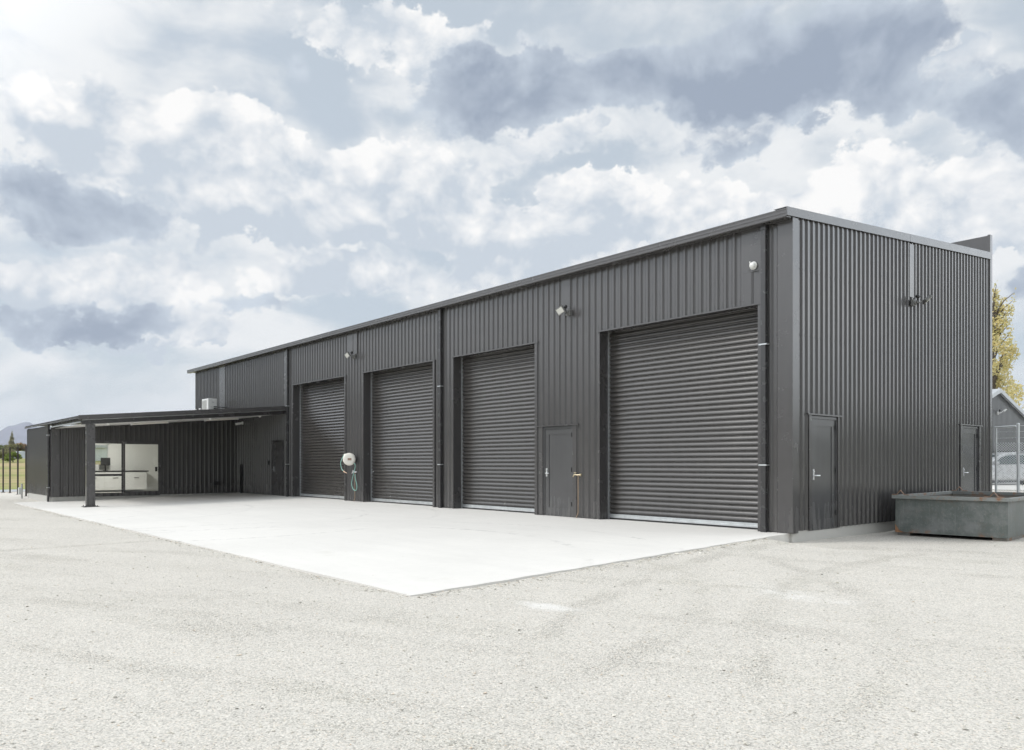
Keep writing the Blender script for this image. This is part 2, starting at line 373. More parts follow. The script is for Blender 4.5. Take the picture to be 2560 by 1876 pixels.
def glass_mat():
    m, nt, b = mat('window_glass'); nt.nodes.remove(b)
    t = node(nt, 'ShaderNodeBsdfTransparent', {'Color': (.93, .95, .945, 1)}); g = node(nt, 'ShaderNodeBsdfGlossy', {'Roughness': .02})
    f = node(nt, 'ShaderNodeFresnel', {'IOR': 1.5}); mx = node(nt, 'ShaderNodeMixShader', {0: f.outputs[0]})
    nt.links.new(t.outputs[0], mx.inputs[1]); nt.links.new(g.outputs[0], mx.inputs[2]); nt.links.new(mx.outputs[0], nt.nodes['Material Output'].inputs[0])
    return m
def emit_mat(name, col, s):
    m, nt, b = mat(name); b.inputs['Base Color'].default_value = tuple(col) + (1,)
    b.inputs['Emission Color'].default_value = tuple(col) + (1,); b.inputs['Emission Strength'].default_value = s
    return m
STEEL = cladding('painted_steel_cladding', (.067, .0638, .0640))
SLAT = cladding('painted_steel_shutter', (.046, .0425, .0400), rough=.22, dust=.15)
TRIM = cladding('painted_steel_trim', (.064, .061, .0615), rough=.26, dust=.35)
DOORM = cladding('powder_coated_door', (.070, .0695, .072), rough=.24, dust=1.0)
DARKM = simple('dark_rubber', (.018, .018, .018), .5)
SCREW = simple('screw_head', (.035, .034, .034), .4)
GALV = simple('galvanised_steel', (.58, .60, .61), .38, metal=.75, var=.12)
ALLOY = simple('satin_aluminium', (.72, .73, .74), .3, metal=.8, var=.05)
PVCG = simple('painted_downpipe', (.045, .044, .0455), .26)
WHITE = simple('white_enamel', (.78, .78, .76), .4, var=.03)
CREAM = simple('cream_plastic', (.80, .77, .70), .45, var=.03)
COPPER = simple('copper_pipe', (.46, .35, .26), .35, metal=.8, var=.15)
BRASS = simple('brass', (.48, .41, .28), .35, metal=.8)
HOSE = simple('teal_hose', (.30, .58, .50), .45, var=.05)
PLINTH = concrete('plinth_concrete', (.50, .49, .46))
SLABM = concrete('apron_concrete', (.63, .612, .578))
SOFFIT = simple('white_soffit_lining', (.80, .79, .76), .6, var=.03)
PLASTER = simple('white_wall_lining', (.84, .84, .81), .6, var=.02)
GLASS = glass_mat()
# ------------------------------------------------------------------ setting: ground
def sst(x, a, b): t = min(1, max(0, (x-a)/(b-a))); return t*t*(3-2*t)
def gz(x, y):
    """gravel level"""
    z = -.165 - .0085*min(12, max(0, -y)) + .27*sst(y, 12, 24)
    if -12 < y < 0 and x > -1: z += (max(z, slab_z(max(y, -8.2)) - .018) - z)*math.exp(-max(0, x-.12)/1.1)*sst(-y, .25, .9)*sst(-y, 12, 8.2)
    elif y < -8.0 and x <= -1: z += (max(z, slab_z(-8.1) - .02) - z)*math.exp(-(-8.0-y)/1.5)
    z += .012*math.sin(x*.9 + .7*math.sin(y*.6))*math.sin(y*1.3 + .5) if x > -60 else 0
    return z
def slab_z(y): return .025*min(0, y)
def sheet(name, xs, ys, fz, m, lo=None):
    vs = [(x, y, fz(x, y)) for y in ys for x in xs]; n = len(xs)
    fs = [(j*n+i, j*n+i+1, (j+1)*n+i+1, (j+1)*n+i) for j in range(len(ys)-1) for i in range(n-1)]
    b = MB(); b.add(vs, fs, 0, True); return structure(b.build(name, m))
def span(a, b, n): return [a + (b-a)*i/n for i in range(n+1)]
def fz_(x, y):
    """pasture: level, then rising to a low terrace in the west"""
    r = math.hypot(x, y)
    z = -.42 + .02*sst(-x, 47, 60)
    z += 2.9*sst(-x, 62, 150)*(.8 + .2*math.sin(y*.03)) if x < -60 else 0
    return z + (3.0*sst(r, 300, 900) if r > 300 else 0)
xs = [-10500, -6000, -3000, -1500, -800, -400, -260] + span(-200, -44, 52) + span(-40, 60, 14) + [90, 150, 300, 800, 1600]
ys = [-4000, -1600, -800, -400, -200, -120] + span(-90, 90, 60) + [130, 220, 400, 900, 2600, 5000]
sheet('pasture_ground', xs, ys, fz_, grass_mat())
GRAVEL = gravel_mat()
xs = span(-39.5, -6, 60) + span(-5.8, 12, 89) + span(12.4, 50, 40)[0:]; ys = span(-45, -16, 30) + span(-15.75, 3, 110)[0:] + span(3.4, 24.4, 50)
sheet('gravel_yard', xs, ys, gz, GRAVEL)
ROAD = simple('grey_roadway', (.34, .355, .37), .85, var=.10, scale=1.5)
DIRT = simple('bare_earth_verge', (.36, .29, .22), .95, var=.2, scale=2.0)
b = MB(); b.box(-47.4, -42.2, -90, 90, -.45, -.30); structure(b.build('road', ROAD))
b = MB(); b.box(-42.2, -39.4, -90, 90, -.47, -.275); structure(b.build('road_verge', DIRT))
b = MB(); b.box(-30, 30, 24.4, 60, -.3, .135); structure(b.build('concrete_yard', SLABM))
b = MB(); b.box(-30, 30, 24.2, 24.4, -.3, .15); structure(b.build('yard_kerb', PLINTH))
# the apron falls away from the building; top surface laid as one fine sheet with its own chipped edges
b = MB()
ex = lambda y: -.055 - .022*y + .02*math.sin(y*3.1)*math.sin(y*7.7)
ys = span(-8.1, .30, 80)
top = []
for y in ys: top.append(((-26.6 if y < -7.02 else -25.9), ex(y), y, slab_z(y)))
vs, fs = [], []
nx = 24
for k, (xa, xb, y, z) in enumerate(top):
    for i in range(nx + 1): vs.append((xa + (xb-xa)*i/nx, y + (.014*math.sin(i*2.3) if k == 0 else 0), z))
for k in range(len(top)-1):
    for i in range(nx): j = k*(nx+1)+i; fs.append((j, j+1, j+nx+2, j+nx+1))
b.add(vs, fs)
def skirt(line): 
    n = len(line); v2 = list(line) + [(x, y, z-.35) for x, y, z in line]
    b.add(v2, [(i, n+i, n+i+1, i+1) for i in range(n-1)])
skirt([vs[i] for i in range(nx, -1, -1)]); skirt([vs[k*(nx+1)+nx] for k in range(len(top)-1, -1, -1)]); skirt([vs[k*(nx+1)] for k in range(len(top))])
structure(b.build('concrete_apron', SLABM))
# ------------------------------------------------------------------ warehouse
WH = thing('warehouse', (-15.6, 4.8, 0), 'long dark grey ribbed steel warehouse with four roller doors along its front', 'warehouse')
PF, PR = .1916, .1825
FO, FU, FN = (0, 0, 0), (1, 0, 0), (0, -1, 0)
RO, RU, RN = (0, 0, 0), (0, 1, 0), (1, 0, 0)
def gir(z): return z
FS = (1.2, 2.38, 3.57, 4.30, 4.77)
DOORS = [(-20.343, -16.379), (-15.097, -11.164), (-10.162, -6.811), (-4.642, -.667)]
HEAD, EAVE = 4.19, 5.62
fw = MB()
def front(x0, x1, z0, z1, scr=FS): fw.ribbed(FO, FU, FN, x0, x1, z0, z1, PF, -.805, screws=scr, ms=1)
front(-31.2, -25.95, 2.9, EAVE); front(-25.95, -22.28, .012, EAVE); front(-22.28, -21.24, 2.15, EAVE); front(-21.24, -20.343, .012, EAVE)
for (xa, xb), (xc, xd) in zip(DOORS, DOORS[1:] + [(-.03, 0)]):
    front(xa, xb, HEAD, EAVE)
front(-16.379, -15.097, .012, EAVE); front(-11.164, -10.162, .012, EAVE)
front(-6.811, -6.56, .012, EAVE); front(-6.56, -5.40, 2.15, EAVE); front(-5.40, -4.642, .012, EAVE); front(-.667, -.02, .012, EAVE)
fw.build('front_wall', [STEEL, SCREW], WH)
def rtop(y): return 5.66 + .0872*y
rw = MB()
RS = (lambda y: 4.765, 3.571, 2.384, 1.206, .16)
for y0, y1, z0 in ((.02, .50, .035), (.50, 1.70, 2.16), (1.70, 7.52, .035), (7.52, 8.90, 2.19), (8.90, 9.50, .035)):
    rw.ribbed(RO, RU, RN, y0, y1, z0, rtop, PR, .150, screws=RS, ms=1)
rw.build('side_wall', [STEEL, SCREW], WH)
b = MB(); b.box(-31.2, .02, 9.47, 9.56, 0, 7.085); b.box(-30, -.6, 9.43, 9.45, 6.66, 6.69, 1)
b.build('rear_wall', [TRIM, GALV], WH)
b = MB(); b.box(-31.2, -31.14, 0, 9.47, 0, 5.6); b.build('end_wall', STEEL, WH)
b = MB(); b.ribbed((0, -.2, 0), (1, 0, 0), (0, 1, 0), -31.5, .03, 0, 1, .2, 0)
rv = []
for (x, y, z) in b.v: rv.append((x, -.12 if z == 0 else 9.46, (5.68 if z == 0 else 5.68 + .0872*9.58) + (y + .2)))
b.v = rv; b.build('roof', STEEL, WH)
# gutter: quad profile with a rolled lip
b = MB(); b.prism([(-.09, 5.60), (-.235, 5.588), (-.25, 5.60), (-.25, 5.632), (-.243, 5.640), (-.243, 5.652), (-.25, 5.660), (-.25, 5.695), (-.243, 5.703), (-.243, 5.715), (-.25, 5.723), (-.25, 5.742), (-.238, 5.748), (-.225, 5.735), (-.225, 5.66), (-.09, 5.66)], 'x', -31.62, .034)
b.build('gutter', TRIM, WH)
b = MB(); b.box(-31.2, .03, -.225, -.02, 5.655, 5.675); b.box(-31.2, .0, -.088, -.033, 5.585, 5.652); b.build('eave_flashing', TRIM, WH)
b = MB()
for y0, y1 in ((-.262, 4.70), (4.71, 9.47)):
    zt = lambda y: 5.775 + .0905*(y + .1)
    zb = lambda y: 5.632 + .0880*y
    b.hexa([(.037, y0, zb(y0)), (.062, y0, zb(y0)), (.037, y1, zb(y1)), (.062, y1, zb(y1)), (.037, y0, zt(y0)), (.062, y0, zt(y0)), (.037, y1, zt(y1)), (.062, y1, zt(y1))])
    b.hexa([(-.20, y0, zt(y0)-.004), (.037, y0, zt(y0)-.004), (-.20, y1, zt(y1)-.004), (.037, y1, zt(y1)-.004), (-.20, y0, zt(y0)+.001), (.037, y0, zt(y0)+.001), (-.20, y1, zt(y1)+.001), (.037, y1, zt(y1)+.001)])
b.build('barge_board', TRIM, WH)
b = MB(); b.prism([(-.273, -.030), (-.262, -.036), (.036, -.036), (.036, .155), (.030, .165), (.026, .165), (.026, -.026), (-.273, -.026)], 'z', .0, 5.63)
b.build('corner_flashing', TRIM, WH)
b = MB(); b.box(-.02, .045, 9.45, 9.59, 0, 7.10); b.build('corner_flashing', TRIM, WH)
b = MB(); b.box(-.20, -.002, .02, 9.55, -.6, .036); b.build('plinth', PLINTH, WH)
# flat cover strips that carry the light cables, and the panel above the last bay
def strip(x0, x1, z0, z1, y=.036):
    b = MB(); b.box(x0, x1, -y, -.002, z0, z1, bev=.004); b.build('cover_strip', TRIM, WH)
strip(-5.858, -5.579, 4.82, EAVE-.02); strip(-16.186, -15.79, 4.85, EAVE-.02); strip(-15.76, -15.513, 4.85, EAVE-.02); strip(-27.93, -27.25, 3.35, EAVE-.02); strip(-21.14, -20.93, 3.45, EAVE-.02)
b = MB(); b.box(-.02, .037, 4.736, 4.957, 4.86, 6.02, bev=.004); b.build('cover_strip', TRIM, WH)
b = MB(); b.box(-.985, -.60, -.036, -.002, 4.80, EAVE-.02, bev=.003); b.box(-.985, -.80, -.035, -.002, 4.205, 4.80); b.box(-.64, -.60, -.035, -.002, 4.205, 4.80); b.box(-.80, -.64, -.012, -.002, 4.205, 4.80)
for dx in (-.86, -.845, -.62): b.box(dx-.006, dx+.006, -.042, -.036, 4.83, 4.842, 1)
b.build('cover_panel', [TRIM, SCREW], WH)
# roller doors
def slat_curtain(x0, x1, z0, z1, y):
    """interlocking convex slats"""
    p = .1035; prof = [(0, .002), (.045, -.006), (.10, .004), (.145, .006), (.19, .003), (.225, -.006), (.25, .002)]
    prof += [(.25 + .75*i/11, .001 + .022*math.sin(math.pi*(i/11)**.58)**.75) for i in range(1, 11)]
    b = MB(); rows = []
    z = z0
    while z < z1:
        rows += [(z + t*p, o) for t, o in prof if z + t*p < z1]; z += p
    vs = []
    for zz, o in rows: vs += [(x0, y - o, zz), (x1, y - o, zz)]
    b.add(vs, [(2*i, 2*i+1, 2*i+3, 2*i+2) for i in range(len(rows)-1)], 0, True)
    return b
for i, (xa, xb) in enumerate(DOORS):
    D = .28
    cur = slat_curtain(xa + .03, xb - .012, .115, HEAD + .02, D).build('roller_door', SLAT, WH)
    b = MB(); b.box(xa + .035, xb - .012, D - .035, D + .01, .035, .075, bev=.004); b.box(xa + .035, xb - .012, D - .026, D + .01, .075, .118, bev=.003); b.build('bottom_rail', GALV, cur)
    b = MB(); b.box(xa + .035, xb - .012, D - .022, D + .01, .0, .035); b.build('rubber_seal', DARKM, cur)
    b = MB(); b.box(xa + .002, xa + .028, D - .045, D + .02, .006, HEAD); b.build('guide_rail', GALV, cur)
    b = MB()
    b.box(xa - .02, xa, -.006, D + .03, .0, HEAD); b.box(xb, xb + .02, -.006, D + .03, .0, HEAD); b.box(xa - .02, xb + .02, .03, D + .03, HEAD + .002, HEAD + .03)
    b.box(xa - .045, xa - .001, -.036, -.006, .0, HEAD - .002, bev=.003); b.box(xb + .001, xb + .095, -.038, -.006, .0, HEAD - .002, bev=.004)
    b.box(xa - .09, xb + .13, -.052, .03, HEAD - .001, HEAD + .014); b.box(xa - .09, xb + .13, -.054, -.048, HEAD - .016, HEAD - .001)
    b.build('door_surround', TRIM, cur)
b = MB(); b.lathe([(.012, 0), (.012, .03), (.006, .032)], 10, (-14.95, .255, .98), (0, -1, 0)); b.build('lock', ALLOY, WH)
# hinged doors
def pa_door(o, u, n, a0, a1, z0, zh, fl, fr, m=DOORM):
    """o + u*a along the wall, n outwards; hinges on the far side from the handle (handle at a0)"""
    o, u, n = Vector(o), Vector(u), Vector(n)
    def bx(b, p, q, d0, d1, za, zb, mi=0):
        c = [o + u*aa + n*dd for dd in (d0, d1) for aa in (p, q)]
        b.hexa([(v.x, v.y, zz) for zz in (za, zb) for v in c], mi)
    b = MB(); t = zh - .085
    W = a1 - a0
    bx(b, a0 + .004, a0 + .135, -.03, -.004, z0, t); bx(b, a1 - .125, a1 - .004, -.03, -.004, z0, t); bx(b, a0 + .135, a1 - .125, -.03, -.004, t - .125, t); bx(b, a0 + .135, a1 - .125, -.03, -.004, z0, z0 + .165)
    bx(b, a0 + .135, a1 - .125, -.034, -.016, z0 + .165, t - .125)
    leaf = b.build('door', m, WH)
    b = MB(); bx(b, a0 - .05, a0, -.05, .012, z0 - .0, t + .004); bx(b, a1, a1 + .05, -.05, .012, z0, t + .004); bx(b, a0 - .05, a1 + .05, -.05, .012, t + .004, t + .055); bx(b, a0 - .05, a1 + .05, -.05, .004, z0 - .03, z0)
    b.build('frame', m, leaf)
    b = MB(); bx(b, fl, a0 - .05, -.01, .034, z0 - .02, zh - .005); bx(b, a1 + .05, fr, -.01, .034, z0 - .02, zh - .005)
    bx(b, fl - .07, fr + .07, -.002, .056, zh - .002, zh + .010); bx(b, fl - .07, fr + .07, .050, .056, zh - .020, zh - .002); b.build('flashing', TRIM, leaf)
    for hz in (.22, 1.02, 1.83):
        b = MB(); p = o + u*(a1 - .0) + n*.014; b.tube([p + Vector((0, 0, z0 + hz)), p + Vector((0, 0, z0 + hz + .10))], .013, 8); bx(b, a1 - .012, a1 + .012, .0, .014, z0 + hz + .03, z0 + hz + .07); b.build('hinge', DARKM, leaf)
    b = MB(); c = a0 + .065; hz = z0 + 1.0
    bx(b, c - .024, c + .024, -.004, .010, hz - .10, hz + .10)
    q = o + u*c + n*.006; z_ = Vector((0, 0, hz - .02))
    b.tube([q + z_, q + z_ + n*.05, q + z_ + n*.055 + u*.02, q + z_ + n*.055 + u*.13], .011, 8)
    b.tube([q + Vector((0, 0, hz + .055)), q + Vector((0, 0, hz + .055)) + n*.016], .016, 10)
    b.build('handle', ALLOY, leaf)
pa_door(FO, FU, FN, -6.471, -5.55, .035, 2.15, -6.655, -5.375)
pa_door(RO, RU, RN, .673, 1.551, .045, 2.155, .535, 1.66)
pa_door(RO, RU, RN, 7.75, 8.70, .045, 2.19, 7.56, 8.86)
pa_door(FO, FU, FN, -22.20, -21.32, .035, 2.14, -22.27, -21.25, TRIM)
# downpipes (rectangular, with pipe clips)
def downpipe(x, y, z0, z1, clips, parent, w=.05, d=.034, foot=True):
    b = MB(); b.box(x - w, x + w, y - 2*d, y, z0 + .14, z1, bev=.012); b.box(x - w - .006, x + w + .006, y - 2*d - .005, y + .003, z0, z0 + .16, bev=.010)
    b.box(x - w - .006, x + w + .006, y - 2*d - .006, y + .004, z1 - .10, z1, bev=.010)
    p = b.build('downpipe', PVCG, parent)
    for z in clips:
        b = MB(); b.box(x - w - .035, x + w + .035, y - 2*d - .010, y - 2*d - .005, z - .012, z + .012); b.box(x - w - .035, x - w - .008, y - 2*d - .005, y + .012, z - .012, z + .012); b.box(x + w + .008, x + w + .035, y - 2*d - .005, y + .012, z - .012, z + .012)
        b.tube([(x + w + .03, y - 2*d - .012, z), (x + w + .03, y - 2*d - .03, z)], .009, 6); b.build('bracket', GALV, p)
downpipe(-.51, -.045, -.005, 5.60, (3.42, 1.22), WH); downpipe(-10.724, -.045, .0, 5.60, (3.42, 1.22), WH); downpipe(-20.74, -.045, .0, 5.60, (3.42, 1.22), WH)
# ------------------------------------------------------------------ office wing with its canopy
OF = thing('office_wing', (-25.9, -3.5, 0), 'low dark steel office wing with glazed sliding door under a flat canopy on one post', 'office building')
XW, XL, YF = -25.9, -30.7, -7.0
def zr(y): return 3.43 + .089*y
SY0, SY1, SH = -5.69, -3.10, 2.13
sw = MB(); WS = (1.1, 1.9)
for y0, y1, z0 in ((-6.80, SY0, .0), (SY0, SY1, SH), (SY1, -.03, .0)):
    sw.ribbed((XW, 0, 0), (0, 1, 0), (1, 0, 0), y0, y1, z0, lambda y: zr(y) - .20, PR, .10, screws=WS, ms=1)
sw.build('side_wall', [STEEL, SCREW], OF)
b = MB(); b.ribbed((0, YF, 0), FU, FN, XL, XW - .12, .03, zr(YF) - .14, PF, 0, screws=(.2, 1.3), ms=1); b.build('front_wall', [STEEL, SCREW], OF)
for q_ in ((XW - .005, XW + .034, -7.02, -6.74, -.01, zr(-6.9) - .2), (XW - .30, XW - .20, YF - .036, YF - .002, .0, zr(YF) - .14), (XL - .03, XL + .08, YF - .036, YF + .1, .0, zr(YF) - .14)): b = MB(); b.box(*q_, bev=.003); b.build('corner_flashing', TRIM, OF)
WY0, WY1, WZ0, WZ1 = -5.75, -3.93, 1.15, 2.11
b = MB(); b.box(XL - .02, XL + .06, -7.0, WY0, 0, 2.7); b.box(XL - .02, XL + .06, WY1, -.01, 0, 2.7); b.box(XL - .02, XL + .06, WY0, WY1, 0, WZ0); b.box(XL - .02, XL + .06, WY0, WY1, WZ1, 2.7); b.build('end_wall', STEEL, OF)
b = MB(); b.box(XL, XW - .004, YF - .004, YF + .2, -.6, .03); b.box(XW - .2, XW - .003, YF + .2, -.01, -.6, -.004); b.box(XL, XW - .2, YF + .2, -.05, -.2, -.03); b.build('plinth', PLINTH, OF)
b = MB(); b.ribbed((0, 0, 0), (1, 0, 0), (0, 1, 0), -30.76, -20.86, 0, 1, .2, 0, h=.03)
b.v = [(x, -7.1 if z == 0 else -.06, zr(-7.1 if z == 0 else -.06) - .035 + y) for (x, y, z) in b.v]; b.build('roof', STEEL, OF)
b = MB()
def sl(b, x0, x1, y0, y1, d0, d1, m=0): b.hexa([(x0, y0, zr(y0)+d0), (x1, y0, zr(y0)+d0), (x0, y1, zr(y1)+d0), (x1, y1, zr(y1)+d0), (x0, y0, zr(y0)+d1), (x1, y0, zr(y0)+d1), (x0, y1, zr(y1)+d1), (x1, y1, zr(y1)+d1)], m)
sl(b, -20.87, -20.80, -7.12, -.04, -.135, .005); sl(b, -30.76, -20.87, -7.118, -7.085, -.10, -.045); b.build('fascia', TRIM, OF)
b = MB(); sl(b, -21.13, -20.96, -6.98, -.04, -.165, -.137); sl(b, -21.06, -21.04, -6.98, -.04, -.275, -.165); sl(b, -21.13, -20.96, -6.98, -.04, -.298, -.275); b.box(-25.85, -21.15, -6.98, -6.90, zr(-6.9) - .22, zr(-6.9) - .10); b.build('beam', TRIM, OF)
b = MB(); sl(b, -20.955, -20.945, -6.99, -.04, -.160, -.142); b.box(-25.80, -21.10, -7.03, -6.985, zr(-7) - .24, zr(-7) - .195, bev=.012); b.build('edge_trim', GALV, OF)
b = MB(); sl(b, -25.86, -21.14, -6.88, -.04, -.272, -.262); b.build('soffit', SOFFIT, OF)
b = MB(); z0 = slab_z(-6.7)
b.box(-21.14, -20.97, -6.86, -6.60, z0 + .02, zr(-6.7) - .30, bev=.006); post = b.build('post', TRIM, OF)
b = MB(); b.box(-21.26, -20.85, -6.95, -6.50, z0 - .003, z0 + .02)
for dx in (-21.21, -20.90):
    for dy in (-6.90, -6.55): b.lathe([(.018, 0), (.018, .02), (.008, .022), (.008, .04), (0, .04)], 6, (dx, dy, z0 + .02), smooth=False)
b.build('base_plate', TRIM, post)
downpipe(-26.02, -7.04, slab_z(-7), zr(-7.1) - .10, (2.3, .35), OF)
# sliding door
MUL, TRZ = -4.52, .80
b = MB(); f = .06
def wb(b, y0, y1, z0, z1, x0=-.05, x1=.03, m=0): b.box(XW + x0, XW + x1, y0, y1, z0, z1, m)
wb(b, SY0, SY0 + f, 0, SH); wb(b, SY1 - f, SY1, 0, SH); wb(b, SY0 + f, SY1 - f, SH - f, SH); wb(b, SY0 + f, SY1 - f, -.02, .05)
sd = b.build('sliding_door', TRIM, OF)
b = MB(); wb(b, SY0 + f, SY0 + 2*f, .05, SH - f, -.045, -.01); wb(b, MUL - .06, MUL, .05, SH - f, -.045, -.01); wb(b, SY0 + 2*f, MUL - .06, SH - f - .05, SH - f, -.045, -.01); wb(b, SY0 + 2*f, MUL - .06, .05, .11, -.045, -.01); wb(b, SY0 + 2*f, MUL - .06, TRZ - .045, TRZ + .045, -.045, -.01)
p1 = b.build('sash', TRIM, sd)
b = MB(); wb(b, MUL + .001, MUL + .06, .05, SH - f, -.005, .028); wb(b, SY1 - f - .07, SY1 - f, .05, SH - f, -.005, .028); wb(b, MUL + .06, SY1 - f - .07, SH - f - .06, SH - f, -.005, .028); wb(b, MUL + .06, SY1 - f - .07, .05, .15, -.005, .028); b.build('sash', TRIM, sd)
b = MB(); wb(b, SY0 + 2*f, MUL - .06, .11, SH - f - .05, -.030, -.024); b.build('glass_pane', GLASS, sd)
b = MB(); wb(b, MUL + .06, SY1 - f - .07, .15, SH - f - .06, .008, .014); b.build('glass_pane', GLASS, sd)
b = MB(); wb(b, SY1 - f - .055, SY1 - f - .02, .92, 1.12, .028, .05); wb(b, SY1 - f - .19, SY1 - f - .10, .93, 1.11, .016, .03); b.build('handle', DARKM, sd)
b = MB()
for y0, y1, z0, z1 in ((WY0, WY0+.05, WZ0, WZ1), (WY1-.05, WY1, WZ0, WZ1), (WY0, WY1, WZ0, WZ0+.05), (WY0, WY1, WZ1-.05, WZ1)): b.box(XL - .03, XL + .07, y0, y1, z0, z1)
wn = b.build('window', WHITE, OF)
b = MB(); b.box(XL + .0, XL + .006, WY0 + .05, WY1 - .05, WZ0 + .05, WZ1 - .05); b.build('pane', GLASS, wn)
# room lining
b = MB(); x0, x1, y0, y1 = XL + .065, XW - .07, -6.9, -.12
b.box(x0, x1, y0, y1, -.02, .0, 1); b.box(x0, x1, y0, y1, 2.45, 2.48)
b.box(x0, x1, y0 - .02, y0, 0, 2.45); b.box(x0, x1, y1, y1 + .02, 0, 2.45)
for p, q, r, s in ((y0, WY0, 0, 2.45), (WY1, y1, 0, 2.45), (WY0, WY1, 0, WZ0), (WY0, WY1, WZ1, 2.45)): b.box(x0 - .004, x0 + .02, p, q, r, s)
for p, q, r, s in ((y0, SY0, 0, 2.45), (SY1, y1, 0, 2.45), (SY0, SY1, SH, 2.45)): b.box(x1, x1 + .02, p, q, r, s)
b.build('room_lining', [PLASTER, simple('pale_floor_tile', (.62, .60, .56), .35, var=.05)], OF)
BE = thing('kitchen_bench', (-30.3, -4.5, 0), 'white kitchen bench with black worktop seen through the glazed sliding door', 'kitchen bench')
b = MB(); b.box(-30.6, -30.03, -6.85, -2.50, .08, .88); b.build('cabinet', WHITE, BE)
b = MB(); b.box(-30.62, -29.99, -6.87, -2.45, .885, .93); b.build('worktop', DARKM, BE)
for k in range(5):
    y = -6.82 + k*.86
    b = MB(); b.box(-30.03, -30.012, y, y + .85, .10, .87, bev=.004); dr = b.build('cupboard_door', WHITE, BE)
    b = MB(); b.tube([(-30.012, y + .33, .62), (-29.985, y + .33, .62), (-29.985, y + .53, .62), (-30.012, y + .53, .62)], .010, 6); b.build('handle', DARKM, dr)
MW = thing('computer_monitor', (-30.35, -4.12, .93), 'small black monitor standing on the office bench in front of the far window', 'monitor')
b = MB(); b.box(-30.38, -30.33, -4.32, -3.94, 1.17, 1.50, bev=.006); b.build('screen', DARKM, MW); b = MB(); b.box(-30.36, -30.34, -4.16, -4.10, .94, 1.18); b.box(-30.42, -30.27, -4.22, -4.04, .931, .945); b.build('stand', DARKM, MW)
RL = thing('ceiling_lamp', (-28.7, -4.25, 2.45), 'round lit ceiling lamp inside the office behind the sliding door', 'ceiling lamp')
b = MB(); b.lathe([(0, -.09), (.12, -.085), (.19, -.06), (.21, -.02), (.21, 0)], 24, (-28.7, -4.25, 2.45)); b.build('diffuser', emit_mat('lit_diffuser', (1, .96, .9), 115), RL)
# ------------------------------------------------------------------ survey helper: where a photographed point lies on the plane Y = const
CX, CY, CZ, FL = 7.444, -12.865, 1.25, 1966.
def at(u, v, Y):
    r = (u - 1280)/FL; dy = Y - CY
    x = dy*(r*FW[1] - RT[1])/(RT[0] - r*FW[0])
    d = x*FW[0] + dy*FW[1]
    return Vector((x + CX, Y, CZ + (1159 - v)/FL*d))
def far_pt(u, d): lat = (u - 1280)/FL*d; return CX + FW[0]*d + RT[0]*lat, CY + FW[1]*d + RT[1]*lat
def smooth_path(P, n=6):
    P = [Vector(p) for p in P]; out = []
    for i in range(len(P)-1):
        p0, p1, p2, p3 = P[max(i-1, 0)], P[i], P[i+1], P[min(i+2, len(P)-1)]
        for k in range(n):
            t = k/n; out.append(.5*((2*p1) + (p2-p0)*t + (2*p0-5*p1+4*p2-p3)*t*t + (3*p1-p0-3*p2+p3)*t**3))
    return out + [P[-1]]
# ------------------------------------------------------------------ things fixed to the walls
LENS = simple('floodlight_lens', (.62, .61, .57), .25, var=.03)
LBODY = simple('floodlight_body', (.16, .16, .155), .4, var=.05)
SENS = simple('sensor_plastic', (.02, .02, .022), .3)
def floodlight(name, loc, rz, c, n, roll, label, body=LBODY):
    t = thing(name, loc, label, 'floodlight', 'floodlights on the warehouse walls', rz)
    b = MB(); b.box(-.075, .075, -.06, .0, -.07, .07, bev=.012); b.lathe([(.05, 0), (.05, .03), (.035, .045)], 14, (0, -.06, 0), (0, -1, 0)); b.build('mount', body, t, True)
    c = Vector(c); n = Vector(n).normalized()
    b = MB(); b.tube([(0, -.09, .0), (c.x*.4, -.13, .0), c - n*.05], .013, 8); b.box(-.02, .02, -.13, -.08, -.015, .03, bev=.004); b.build('arm', body, t, True)
    b = MB(); b.tube([(.0, -.11, .02), (.0, -.12, .09)], .012, 8); b.lathe([(0, -.045), (.028, -.040), (.044, -.015), (.044, .01), (.03, .036), (0, .042)], 16, (-.005, -.125, .125)); b.build('sensor', SENS, t, True)
    q = n.to_track_quat('Z', 'Y') @ Matrix.Rotation(roll, 3, 'Z').to_quaternion()
    def obox(x0, x1, y0, y1, z0, z1, nm, m, par=t, bev=.006):
        b = MB(); b.box(x0, x1, y0, y1, z0, z1, bev=bev); b.v = [tuple(c + q @ Vector(v)) for v in b.v]; return b.build(nm, m, par, True)
    hd = obox(-.115, .115, -.085, .085, -.028, .015, 'lamp_head', body)
    b = MB()
    for k in range(7): b.box(-.09 + k*.03 - .004, -.09 + k*.03 + .004, -.07, .07, -.05, -.028)
    b.v = [tuple(c + q @ Vector(v)) for v in b.v]; b.build('cooling_fins', body, hd, True)
    obox(-.092, .092, -.062, .062, .012, .019, 'lens', LENS, hd, .003)
    return t
f1 = floodlight('floodlight', (-5.60, -.036, 4.745), 0, (-.02, -.27, .02), (.12, -.80, -.42), .35, 'floodlight on the front wall between the two rightmost roller doors')
copy_tree(f1, loc=(-15.64, -.036, 4.77), label='floodlight above the wall-mounted hose reel')
floodlight('floodlight', (.036, 4.85, 4.74), math.radians(90), (.22, -.24, .06), (.25, -.50, -.62), -.25, 'floodlight high on the end wall facing the green skip bin')
SI = thing('alarm_siren', (-.745, -.036, 4.905), 'small white round alarm siren near the top right corner of the front wall', 'alarm siren')
b = MB(); b.lathe([(.0, .0), (.072, .0), (.076, .02), (.066, .035), (.062, .035)], 22, (-.745, -.036, 4.905), (0, -1, 0)); b.build('base', WHITE, SI)
